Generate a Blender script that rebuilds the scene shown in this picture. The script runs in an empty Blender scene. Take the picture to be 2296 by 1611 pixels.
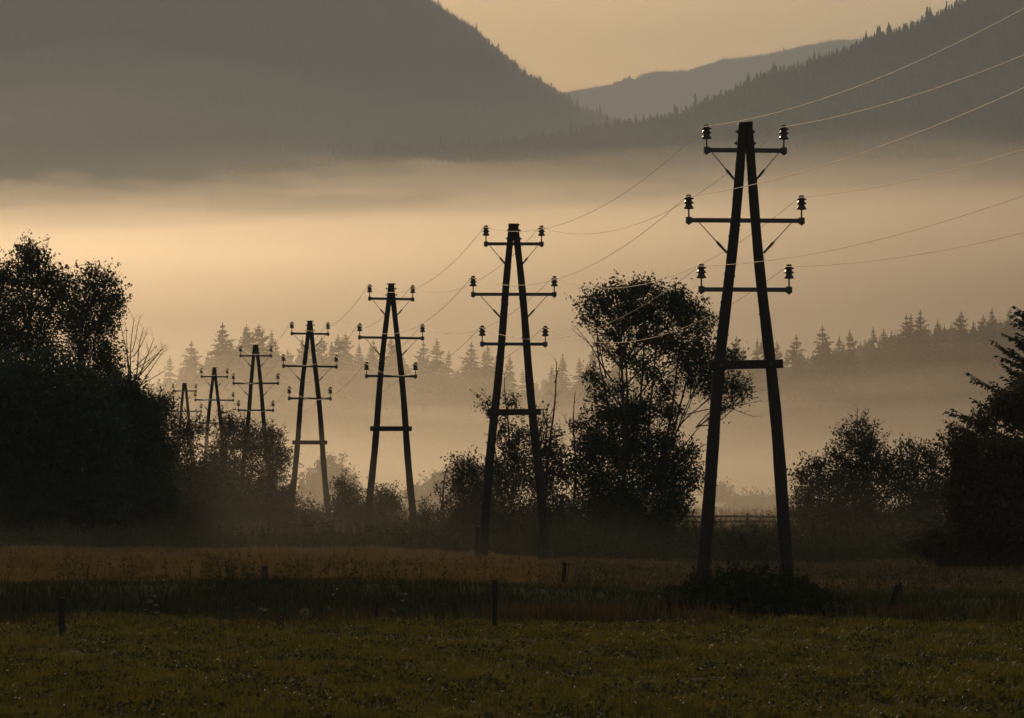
import bpy, math, random
import numpy as np
from mathutils import Vector, Matrix, noise as mnoise
PI = math.pi
random.seed(7)
RG = np.random.default_rng(7)
scene = bpy.context.scene
COL = scene.collection

# ------------------------------------------------------------------ camera geometry
CAMZ = 2.2          # eye height above the far meadow
FPX = 9500.0        # focal length in photo pixels (2296 wide)
HZ = 1085.0         # photo row of the horizon
CX = 1148.0
def X(px, d): return (px - CX) * d / FPX
def Z(py, d): return CAMZ + (HZ - py) * d / FPX
def P(px, py, d): return Vector((X(px, d), d, Z(py, d)))

cam = bpy.data.cameras.new('camera')
camo = bpy.data.objects.new('camera', cam)
COL.objects.link(camo)
camo.location = (0, 0, CAMZ)
camo.rotation_euler = (PI/2, 0, 0)
cam.sensor_width = 36
cam.lens = 36 * FPX / 2296
cam.shift_y = (HZ - 805.5) / 2296
cam.clip_start = 0.5
cam.clip_end = 60000
scene.camera = camo

# ------------------------------------------------------------------ materials
def newmat(name):
    m = bpy.data.materials.new(name); m.use_nodes = True
    nt = m.node_tree; nt.nodes.clear()
    out = nt.nodes.new('ShaderNodeOutputMaterial')
    return m, nt, out
def mat_surface(name, c1, c2, scale=4.0, rough=0.9, transl=0.0, bump=0.0, detail=4.0, spec=0.3, stretch=None, c3=None):
    m, nt, out = newmat(name)
    N = nt.nodes; L = nt.links
    tc = N.new('ShaderNodeTexCoord')
    nz = N.new('ShaderNodeTexNoise'); nz.inputs['Scale'].default_value = scale; nz.inputs['Detail'].default_value = detail
    if stretch:
        mp = N.new('ShaderNodeMapping'); mp.inputs['Scale'].default_value = stretch
        L.new(tc.outputs['Object'], mp.inputs['Vector']); L.new(mp.outputs['Vector'], nz.inputs['Vector'])
    else:
        L.new(tc.outputs['Object'], nz.inputs['Vector'])
    cr = N.new('ShaderNodeValToRGB')
    cr.color_ramp.elements[0].position = 0.35; cr.color_ramp.elements[0].color = (*c1, 1)
    cr.color_ramp.elements[1].position = 0.65; cr.color_ramp.elements[1].color = (*c2, 1)
    if c3:
        e = cr.color_ramp.elements.new(0.8); e.color = (*c3, 1)
    L.new(nz.outputs['Fac'], cr.inputs['Fac'])
    b = N.new('ShaderNodeBsdfPrincipled')
    b.inputs['Roughness'].default_value = rough
    b.inputs['Specular IOR Level'].default_value = spec
    L.new(cr.outputs['Color'], b.inputs['Base Color'])
    if bump:
        bp = N.new('ShaderNodeBump'); bp.inputs['Strength'].default_value = bump; bp.inputs['Distance'].default_value = 0.02
        L.new(nz.outputs['Fac'], bp.inputs['Height']); L.new(bp.outputs['Normal'], b.inputs['Normal'])
    if transl > 0:
        t = N.new('ShaderNodeBsdfTranslucent'); L.new(cr.outputs['Color'], t.inputs['Color'])
        mx = N.new('ShaderNodeMixShader'); mx.inputs[0].default_value = transl
        L.new(b.outputs[0], mx.inputs[1]); L.new(t.outputs[0], mx.inputs[2]); L.new(mx.outputs[0], out.inputs['Surface'])
    else:
        L.new(b.outputs[0], out.inputs['Surface'])
    return m

# ------------------------------------------------------------------ objects and tags
def tag(o, label=None, cat=None, group=None, kind=None):
    if label: o['label'] = label
    if cat: o['category'] = cat
    if group: o['group'] = group
    if kind: o['kind'] = kind
    return o
def empty(name, loc=(0,0,0), rz=0.0):
    o = bpy.data.objects.new(name, None); COL.objects.link(o)
    o.location = loc; o.rotation_euler = (0, 0, rz); o.empty_display_size = 0.5
    return o
def mesh_obj(name, me, mat, parent=None, smooth=False):
    if isinstance(mat, (list, tuple)):
        for m in mat: me.materials.append(m)
    elif mat: me.materials.append(mat)
    if smooth: me.polygons.foreach_set('use_smooth', [True]*len(me.polygons))
    o = bpy.data.objects.new(name, me); COL.objects.link(o)
    if parent is not None: o.parent = parent
    return o
def np_mesh(name, verts, faces):
    """verts (n,3), faces (m,k) all of one size, or a list of such arrays"""
    me = bpy.data.meshes.new(name)
    fl = faces if isinstance(faces, list) else [faces]
    fl = [np.asarray(f, dtype=np.int32) for f in fl if len(f)]
    verts = np.asarray(verts, dtype=np.float32)
    me.vertices.add(len(verts)); me.vertices.foreach_set('co', verts.ravel())
    nl = sum(f.size for f in fl); npo = sum(len(f) for f in fl)
    me.loops.add(nl); me.polygons.add(npo)
    me.loops.foreach_set('vertex_index', np.concatenate([f.ravel() for f in fl]))
    starts = []; s = 0
    for f in fl:
        k = f.shape[1]
        starts.append(s + np.arange(len(f))*k); s += f.size
    me.polygons.foreach_set('loop_start', np.concatenate(starts).astype(np.int32))
    me.update(calc_edges=True); me.validate()
    return me
class MB:
    """collects shapes in plain lists, then builds ONE mesh object"""
    def __init__(s): s.v = []; s.f = []
    def box(s, a, b, w, h, up=Vector((0,0,1)), w2=None, h2=None, jag=0):
        """a beam from a to b, w wide, h high"""
        a = Vector(a); b = Vector(b); d = (b-a).normalized()
        side = d.cross(up)
        if side.length < 1e-4: side = d.cross(Vector((0,1,0)))
        side.normalize(); u = side.cross(d).normalized()
        w2 = w if w2 is None else w2; h2 = h if h2 is None else h2
        i = len(s.v)
        bev = 0.18
        for p, ww, hh in ((a, w, h), (b, w2, h2)):
            for sx, sy in ((-1,-1+bev),(-1+bev,-1),(1-bev,-1),(1,-1+bev),(1,1-bev),(1-bev,1),(-1+bev,1),(-1,1-bev)):
                s.v.append(p + side*(sx*ww/2) + u*(sy*hh/2))
        for k in range(8):
            s.f.append((i+k, i+(k+1)%8, i+8+(k+1)%8, i+8+k))
        s.f.append(tuple(i+k for k in range(7,-1,-1))); s.f.append(tuple(i+8+k for k in range(8)))
    def tube(s, pts, radii, n=8, cap=True):
        i0 = len(s.v); m = len(pts)
        pts = [Vector(p) for p in pts]
        prev = None
        for k, p in enumerate(pts):
            if k == 0: d = pts[1]-pts[0]
            elif k == m-1: d = pts[-1]-pts[-2]
            else: d = pts[k+1]-pts[k-1]
            d.normalize()
            if prev is None:
                ref = Vector((1,0,0)) if abs(d.x) < 0.8 else Vector((0,1,0))
                u = d.cross(ref).normalized()
            else:
                u = (prev - d*prev.dot(d))
                u = u.normalized() if u.length > 1e-5 else d.orthogonal().normalized()
            prev = u; w = d.cross(u)
            r = radii[k] if hasattr(radii, '__len__') else radii
            for j in range(n):
                a = 2*PI*j/n
                s.v.append(p + (u*math.cos(a) + w*math.sin(a))*r)
        for k in range(m-1):
            for j in range(n):
                a = i0+k*n+j; b = i0+k*n+(j+1)%n
                s.f.append((a, b, b+n, a+n))
        if cap:
            s.f.append(tuple(i0+j for j in range(n-1,-1,-1))); s.f.append(tuple(i0+(m-1)*n+j for j in range(n)))
    def lathe(s, base, prof, n=14):
        """prof: (r, z) pairs going up"""
        base = Vector(base)
        s.tube([base+Vector((0,0,z)) for r, z in prof], [r for r, z in prof], n)
    def ball(s, c, r, n=6):
        c = Vector(c)
        s.tube([c+Vector((0,0,-r*math.cos(PI*k/n))) for k in range(n+1)], [max(1e-4, r*math.sin(PI*k/n)) for k in range(n+1)], 8, False)
    def mesh(s, name):
        me = bpy.data.meshes.new(name); me.from_pydata([tuple(v) for v in s.v], [], s.f); me.update()
        return me
    def build(s, name, mat, parent=None, smooth=False):
        return mesh_obj(name, s.mesh(name), mat, parent, smooth)

# ------------------------------------------------------------------ terrain height
def sstep(a, b, x):
    t = np.clip((np.asarray(x, dtype=float)-a)/(b-a), 0, 1)
    return t*t*(3-2*t)
def TZ(x, y):
    x = np.asarray(x, dtype=float); y = np.asarray(y, dtype=float)
    near = 0.05*np.sin(x*0.6+1)*np.sin(y*0.25) - 0.02*np.sin(x*1.7+y*0.8)
    lx = sstep(5.5, -1.5, x*78/np.maximum(y, 20))              # 1 on the left, 0 on the right
    far = 0.08 + 0.27*lx - 0.18*sstep(84, 112, y)*lx*sstep(-6, 1, x) + 0.05*np.sin(x*0.5+y*0.13)*0.6
    far = far*(1-sstep(122, 140, y))
    edge = 67 + 0.5*np.sin(x*0.7) + 0.3*np.sin(x*1.9+2)
    far_edge = 77.2 + 0.5*np.sin(x*0.55+1)
    up = sstep(edge+3.2, far_edge, y)
    dn = sstep(edge, edge+2.6, y)
    z = near*(1-dn)*(1-sstep(60, 70, y)) + (-1.0)*dn*(1-up) + far*up
    rise = 1.7*sstep(350, 900, y)
    return z + rise
def tz(x, y): return float(TZ(x, y))

# ------------------------------------------------------------------ world and sun
SUN_AZ = math.radians(-9.0)
SUN_EL = math.radians(12.5)
world = bpy.data.worlds.new('World'); scene.world = world; world.use_nodes = True
wn = world.node_tree.nodes; wl = world.node_tree.links; wn.clear()
wo = wn.new('ShaderNodeOutputWorld'); bg = wn.new('ShaderNodeBackground')
sky = wn.new('ShaderNodeTexSky'); sky.sky_type = 'NISHITA'; sky.sun_disc = False
sky.sun_elevation = SUN_EL; sky.sun_rotation = SUN_AZ
sky.air_density = 1.6; sky.dust_density = 2.5; sky.ozone_density = 0.6; sky.altitude = 500
tint = wn.new('ShaderNodeMix'); tint.data_type = 'RGBA'; tint.blend_type = 'MULTIPLY'; tint.inputs[0].default_value = 1.0
tint.inputs[7].default_value = (1.0, 0.955, 1.06, 1)
wl.new(sky.outputs[0], tint.inputs[6]); wl.new(tint.outputs[2], bg.inputs[0]); wl.new(bg.outputs[0], wo.inputs[0])
bg.inputs[1].default_value = 0.168
sun = bpy.data.lights.new('sun', 'SUN'); suno = bpy.data.objects.new('sun', sun); COL.objects.link(suno)
sun.energy = 3.75; sun.angle = math.radians(0.5); sun.color = (1.0, 0.685, 0.375)
sd = Vector((math.sin(SUN_AZ)*math.cos(SUN_EL), math.cos(SUN_AZ)*math.cos(SUN_EL), math.sin(SUN_EL)))
suno.rotation_euler = (-sd).to_track_quat('-Z', 'Y').to_euler()
suno.location = sd*900
scene.view_settings.view_transform = 'Standard'
scene.view_settings.look = 'None'
scene.view_settings.gamma = 1.0
scene.view_settings.exposure = -0.8
scene.cycles.max_bounces = 6
scene.cycles.diffuse_bounces = 2
scene.cycles.transmission_bounces = 3
scene.cycles.volume_bounces = 0
scene.cycles.transparent_max_bounces = 48
# ------------------------------------------------------------------ ground sheet
def grid_mesh(name, xs_of, ys, nx, zf):
    rows = []
    for y in ys:
        x = np.linspace(-xs_of(y), xs_of(y), nx)
        rows.append(np.stack([x, np.full(nx, y), zf(x, np.full(nx, y))], 1))
    v = np.concatenate(rows)
    ny = len(ys)
    a = (np.arange(ny-1)[:,None]*nx + np.arange(nx-1)[None,:]).ravel()
    f = np.stack([a, a+1, a+1+nx, a+nx], 1)
    return np_mesh(name, v, f)
ys = np.concatenate([np.arange(-30, 60, 2.0), np.arange(60, 84, 0.35), np.arange(84, 150, 1.0), np.arange(150, 700, 10), np.geomspace(700, 12000, 60)])
m_ground, nt, out = newmat('ground_soil')
N = nt.nodes; L = nt.links
geo = N.new('ShaderNodeNewGeometry'); sep = N.new('ShaderNodeSeparateXYZ'); L.new(geo.outputs['Position'], sep.inputs[0])
n1 = N.new('ShaderNodeTexNoise'); n1.inputs['Scale'].default_value = 1.3; n1.inputs['Detail'].default_value = 8
L.new(geo.outputs['Position'], n1.inputs['Vector'])
green = N.new('ShaderNodeValToRGB'); green.color_ramp.elements[0].color = (0.022, 0.026, 0.006, 1); green.color_ramp.elements[1].color = (0.06, 0.052, 0.014, 1)
straw = N.new('ShaderNodeValToRGB'); straw.color_ramp.elements[0].color = (0.06, 0.038, 0.018, 1); straw.color_ramp.elements[1].color = (0.14, 0.09, 0.045, 1)
L.new(n1.outputs['Fac'], green.inputs['Fac']); L.new(n1.outputs['Fac'], straw.inputs['Fac'])
mr = N.new('ShaderNodeMapRange'); mr.inputs['From Min'].default_value = 75; mr.inputs['From Max'].default_value = 79
L.new(sep.outputs['Y'], mr.inputs['Value'])
mx = N.new('ShaderNodeMix'); mx.data_type = 'RGBA'
L.new(mr.outputs[0], mx.inputs[0]); L.new(green.outputs[0], mx.inputs[6]); L.new(straw.outputs[0], mx.inputs[7])
b = N.new('ShaderNodeBsdfPrincipled'); b.inputs['Roughness'].default_value = 1.0; b.inputs['Specular IOR Level'].default_value = 0.1
L.new(mx.outputs[2], b.inputs['Base Color']); L.new(b.outputs[0], out.inputs['Surface'])
go = mesh_obj('ground', grid_mesh('ground', lambda y: 40 + abs(y)*0.9, ys, 241, TZ), m_ground, smooth=True)
tag(go, 'meadow ground with a shallow ditch running across it', None, None, 'structure')

# ------------------------------------------------------------------ hills
m_hill = mat_surface('hill_forest_floor', (0.028, 0.040, 0.020), (0.05, 0.06, 0.03), scale=0.02, rough=1, spec=0.1, detail=8)
def ridge_z(pts, D):
    xs = np.array([X(p[0], D) for p in pts]); zs = np.array([Z(p[1], D) for p in pts])
    return lambda x: np.interp(x, xs, zs)
def fbm(x, y, s, seed=0):
    r = np.zeros_like(x)
    for k in range(5):
        f = s*2**k; a = 0.5**k
        r += a*np.sin(x*f*1.3+seed+k*1.7+1.5*np.sin(y*f*0.9+k))*np.sin(y*f*1.1+seed*2+k*2.3+1.2*np.sin(x*f*0.7))
    return r
def hill(name, pts, D, depth, label, amp=0.06, foot=6.0, steep=1.15, width=1.0, seed=0, back=800):
    zr = ridge_z(pts, D)
    x0, x1 = X(pts[0][0], D), X(pts[-1][0], D)
    nx, nt_ = 300, 60
    xs = np.linspace(x0, x1, nx)
    def H(x, t):          # t 0 at foot, 1 at ridge; >1 behind
        base = zr(x)
        h = foot + (base-foot)*np.clip(t, 0, 1)**steep
        h = h + amp*base*fbm(x, t*depth, 2*PI/ (depth*0.45), seed)*np.clip(t*(1-t)*4, 0, 1)
        h = np.where(t > 1, base*(1-0.5*(t-1)) , h)
        return h
    rows = []
    ts = np.concatenate([np.linspace(0, 1, nt_), np.array([1.3, 1.8])])
    for t in ts:
        y = D-depth + depth*t if t <= 1 else D + (t-1)*back
        # rows converge in angle like the real slope does not: keep true x
        rows.append(np.stack([xs, np.full(nx, y), H(xs, np.full(nx, t))], 1))
    v = np.concatenate(rows); ny = len(ts)
    a = (np.arange(ny-1)[:,None]*nx + np.arange(nx-1)[None,:]).ravel()
    me = np_mesh(name, v, np.stack([a, a+1, a+1+nx, a+nx], 1))
    o = mesh_obj(name, me, m_hill, smooth=True)
    tag(o, label, None, None, 'structure')
    return H, zr, x0, x1, D, depth
HL = hill('hill', [(-2400,-150),(-1000,-330),(0,-300),(400,-260),(700,-190),(960,5),(1009,42),(1065,75),(1121,126),(1177,172),(1233,203),(1261,220),(1289,244),(1345,268),(1401,288),(1500,330),(1800,420)], 7500, 2600,
    'steep dark mountain filling the upper left of the view', seed=1)
HM = hill('hill', [(700,330),(1000,260),(1200,224),(1278,212),(1368,197),(1401,183),(1469,168),(1541,165),(1614,142),(1710,131),(1794,111),(1878,96),(1934,96),(2100,72),(2600,50),(3200,100)], 14000, 3000,
    'pale distant ridge between the two darker mountains', seed=5)
HR = hill('hill', [(500,400),(700,372),(900,358),(1100,342),(1300,312),(1435,290),(1513,275),(1592,242),(1659,210),(1704,186),(1794,162),(1850,145),(1906,126),(1962,102),(2046,70),(2102,46),(2158,22),(2296,-50),(2800,-220),(3600,-400)], 5000, 1900,
    'wooded mountain slope rising to the upper right corner', seed=9)

# ------------------------------------------------------------------ air
def vol_obj(name, x0, x1, y0, y1, z0, z1, mat, label):
    mb = MB()
    vs = [(x,y,z) for z in (z0,z1) for y in (y0,y1) for x in (x0,x1)]
    me = bpy.data.meshes.new(name); me.from_pydata(vs, [], [(0,2,3,1),(4,5,7,6),(0,1,5,4),(2,6,7,3),(0,4,6,2),(1,3,7,5)]); me.update()
    o = mesh_obj(name, me, mat); tag(o, label, None, None, 'stuff'); o.display_type = 'WIRE'
    return o
def principled_vol(name, color, density, aniso):
    m, nt, out = newmat(name)
    v = nt.nodes.new('ShaderNodeVolumePrincipled')
    v.inputs['Color'].default_value = (*color, 1); v.inputs['Density'].default_value = density; v.inputs['Anisotropy'].default_value = aniso
    nt.links.new(v.outputs[0], out.inputs['Volume'])
    return m, nt, v
HAZE_D = 1.6e-4
mh, _, _ = principled_vol('haze_air', (0.82, 0.94, 1.0), HAZE_D, 0.25)
vol_obj('haze', -15000, 15000, -60, 16000, -2.2, 1700, mh, 'thin even haze in the air of the whole valley')


def fog_slab(name, mat, label, y0, y1, ztop, amp, wav, seed, xw=None, rise=None, ztop_r=None, x0=None, x1=None, holes=0.0, climb=0.0):
    """a closed body of even fog: flat bottom, billowing top that tapers to nothing at its rim"""
    nx, ny = 130, 90
    xw = xw or 700
    x0 = -xw if x0 is None else x0; x1 = xw if x1 is None else x1
    rise = rise or (y1-y0)*0.3
    y = y0 + (y1-y0)*np.linspace(0, 1, ny)**1.3
    xs = np.linspace(x0, x1, nx)
    gx, gy = np.meshgrid(xs, y)
    wv = np.array([[mnoise.noise(Vector((a/wav, b/(wav*1.7), seed*7.3))) + 0.5*mnoise.noise(Vector((a/wav*2.3, b/(wav*1.7)*2.3, seed*3.1+5))) + 0.32*mnoise.noise(Vector((a/wav*5.5, b/(wav*1.7)*5.5, seed*1.7+9))) for a in xs] for b in y])
    zt = ztop if ztop_r is None else ztop + (ztop_r-ztop)*sstep(-0.12, 0.14, gx/gy)
    rm = sstep(0, 1, (gy-y0)/rise)*sstep(0, 1, (y1-gy)/(rise))*sstep(0, 1, (gx-x0)/((x1-x0)*0.12))*sstep(0, 1, (x1-gx)/((x1-x0)*0.12))
    rm = np.sqrt(rm)
    gz = (zt*(1+climb*np.clip(gy-1050, 0, None)/1000) + amp*wv)*rm
    if holes: gz = gz*sstep(-0.55, -0.15, wv+0.2-holes)
    gz = np.maximum(gz, -1.2)
    top = np.stack([gx.ravel(), gy.ravel(), gz.ravel()], 1)
    bot = np.stack([gx.ravel(), gy.ravel(), np.full(nx*ny, -1.6-0.01*seed)], 1)
    v = np.concatenate([top, bot]); n = nx*ny
    a = (np.arange(ny-1)[:,None]*nx + np.arange(nx-1)[None,:]).ravel()
    ft = np.stack([a, a+1, a+1+nx, a+nx], 1); fb = np.stack([a, a+nx, a+1+nx, a+1], 1)+n
    e = []
    for k in range(nx-1): e += [(k, k+n, k+1+n, k+1), (n-nx+k+1, n-nx+k+1+n, n-nx+k+n, n-nx+k)]
    for k in range(ny-1): e += [((k+1)*nx, (k+1)*nx+n, k*nx+n, k*nx), (k*nx+nx-1, k*nx+nx-1+n, (k+1)*nx+nx-1+n, (k+1)*nx+nx-1)]
    me = np_mesh(name, v, np.concatenate([ft, fb, np.array(e)]))
    o = mesh_obj(name, me, mat); tag(o, label, None, None, 'stuff')
    return o
FOGC = (1.0, 0.97, 0.92)
def fogmat(dens):
    return principled_vol('fog_air', FOGC, dens, 0.82)[0]
for k, (zt, zr, amp, wav, y0, dn, cl) in enumerate([(84, 97, 14, 380, 870, .00014, .55), (78, 91, 15, 260, 900, .00022, .62), (75, 86, 13, 210, 850, .0003, .68), (73, 82, 12, 330, 930, .0004, .55), (70, 79, 11, 150, 870, .0006, .64), (69, 75, 11, 240, 880, .0007, .48), (68, 74, 10, 120, 870, .0008, .6), (63, 66, 9, 190, 900, .0007, .5), (55, 50, 10, 130, 900, .0005, .4)]):
    fog_slab('fog_bank', fogmat(dn), 'bright fog bank lying across the valley below the mountains', y0, 2100, zt, amp, wav, k+1, xw=1500, rise=200, ztop_r=zr, climb=cl)
for k, (zt, amp, wav, dn) in enumerate([(160, 30, 420, 5.5e-5), (220, 40, 520, 4.2e-5), (290, 50, 640, 3.2e-5), (370, 60, 800, 2.6e-5)]):
    fog_slab('valley_mist', fogmat(dn), 'thin mist hanging over the feet of the mountain slopes', 2150+60*k, 7200, zt, amp, wav, k+31, xw=3000, rise=700)
for k, (zt, amp, wav, y0, dn) in enumerate([(27, 6, 80, 330, .0006), (20, 5, 60, 300, .0007), (13, 3, 50, 230, .0008), (8.5, 2.5, 40, 190, .0007), (5, 1.5, 35, 150, .0009), (5.2, 1.3, 30, 90, .0011)]):
    fog_slab('ground_mist', fogmat(dn), 'low ground mist drifting between the near trees and the far spruces', y0, 1300, zt, amp, wav, k+11, xw=420, rise=120)

# torn wisps along the top of the bank: closed lens shaped bodies of fog
def wisp(px, py, d, wx, wz, wy, seed, dens):
    c = P(px, py, d); k = d/FPX; nu, nv = 48, 20
    v = []; f = []
    for j in range(nv+1):
        th = PI*j/nv
        for i in range(nu):
            ph = 2*PI*i/nu
            n = Vector((math.sin(th)*math.cos(ph), math.sin(th)*math.sin(ph), math.cos(th)))
            q = 1 + 0.55*mnoise.noise(Vector((n.x*3.1+seed, n.y*2.0, n.z*1.5))) + 0.3*mnoise.noise(Vector((n.x*8+seed, n.y*3, n.z*2)))
            if j in (0, nv): q = 1
            v.append((c.x + n.x*wx*k*q, c.y + n.y*wy*q, c.z + n.z*wz*k*q + 0.22*wz*k*math.sin(n.x*4+seed)))
    for j in range(nv):
        for i in range(nu):
            f.append((j*nu+i, (j+1)*nu+i, (j+1)*nu+(i+1)%nu, j*nu+(i+1)%nu))
    f.append(tuple(range(nu))); f.append(tuple(nv*nu+i for i in range(nu-1, -1, -1)))
    me = bpy.data.meshes.new('fog_wisp'); me.from_pydata(v, [], f); me.update()
    tag(mesh_obj('fog_wisp', me, fogmat(dens)), 'torn wisps of fog drifting along the top of the fog bank', None, None, 'stuff')
for q in [(180,436,1400,330,12,90,1,.0016),(620,430,1500,300,10,90,2,.0015),(1010,408,1600,380,12,110,3,.0018),(430,474,1250,260,10,80,4,.0014),(1300,436,1350,260,12,80,5,.0016),
          (1850,398,1500,340,13,90,6,.0016),(2150,430,1300,240,11,80,7,.0014),(900,500,1150,300,13,70,8,.0018),(1500,560,1000,280,14,60,9,.0018),(300,560,950,260,14,60,10,.0016),(1650,905,420,220,16,40,11,.0022),(1050,930,450,240,14,50,12,.0028),(2000,870,480,260,14,50,13,.0016)]:
    wisp(*q)
# ------------------------------------------------------------------ pylons
m_wood = mat_surface('weathered_pole_wood', (0.016, 0.013, 0.010), (0.038, 0.030, 0.022), scale=6, stretch=(14, 14, 0.8), rough=0.85, bump=0.4, spec=0.2)
m_steel = mat_surface('dark_galvanised_steel', (0.016, 0.015, 0.014), (0.035, 0.033, 0.03), scale=20, rough=0.55, spec=0.5)
m_porc, nt, out = newmat('glazed_brown_porcelain')
b = nt.nodes.new('ShaderNodeBsdfPrincipled'); b.inputs['Base Color'].default_value = (0.05, 0.022, 0.014, 1); b.inputs['Roughness'].default_value = 0.22
b.inputs['Specular IOR Level'].default_value = 0.45
nt.links.new(b.outputs[0], out.inputs['Surface'])
m_wire, nt, out = newmat('bare_conductor_wire')
b = nt.nodes.new('ShaderNodeBsdfPrincipled'); b.inputs['Base Color'].default_value = (0.5, 0.43, 0.34, 1); b.inputs['Roughness'].default_value = 0.5; b.inputs['Metallic'].default_value = 1.0
nt.links.new(b.outputs[0], out.inputs['Surface'])
m_lichen = mat_surface('crusty_lichen', (0.03, 0.03, 0.02), (0.07, 0.065, 0.045), scale=30, rough=1)

PH = 8.97                      # height of the tip over the ground
ARMS = [(8.45, 0.785, 7.90), (7.13, 1.124, 6.52), (5.83, 0.885, None)]
def hs(z):                     # half distance between the two legs at height z
    return 0.085 + (8.45 - z)*0.0905 + 0.04*math.sin((8.45-z)/8.45*PI)*0.6
def leg_r(z): return 0.083 + (8.97 - z)*0.0052
IN_Z = (0.055, 0.445)
INS_PROF = [(0.022,0.13),(0.030,0.135),(0.085,0.140),(0.096,0.150),(0.088,0.168),(0.070,0.195),(0.056,0.222),(0.058,0.232),
            (0.092,0.240),(0.096,0.250),(0.074,0.275),(0.054,0.300),(0.050,0.312),(0.088,0.322),(0.098,0.332),(0.092,0.345),(0.052,0.352),
            (0.044,0.362),(0.046,0.372),(0.056,0.382),(0.054,0.396),(0.038,0.408),(0.005,0.412)]
GROOVE = 0.366
def make_insulator(x, z, parent):
    mb = MB(); mb.lathe((x, 0, z+0.042), [(r, h-0.01) for r, h in INS_PROF], 16)
    o = mb.build('insulator', m_porc, parent, smooth=True)
    s = MB(); s.tube([(x,0,z-0.13),(x,0,z-0.125),(x,0,z+0.19)], [0.014,0.017,0.015], 8)
    s.tube([(x,0,z-0.115),(x,0,z-0.075)], 0.03, 6); s.tube([(x,0,z-0.07),(x,0,z-0.055)], 0.045, 8)
    s.build('pin', m_steel, o)
    return o
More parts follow.
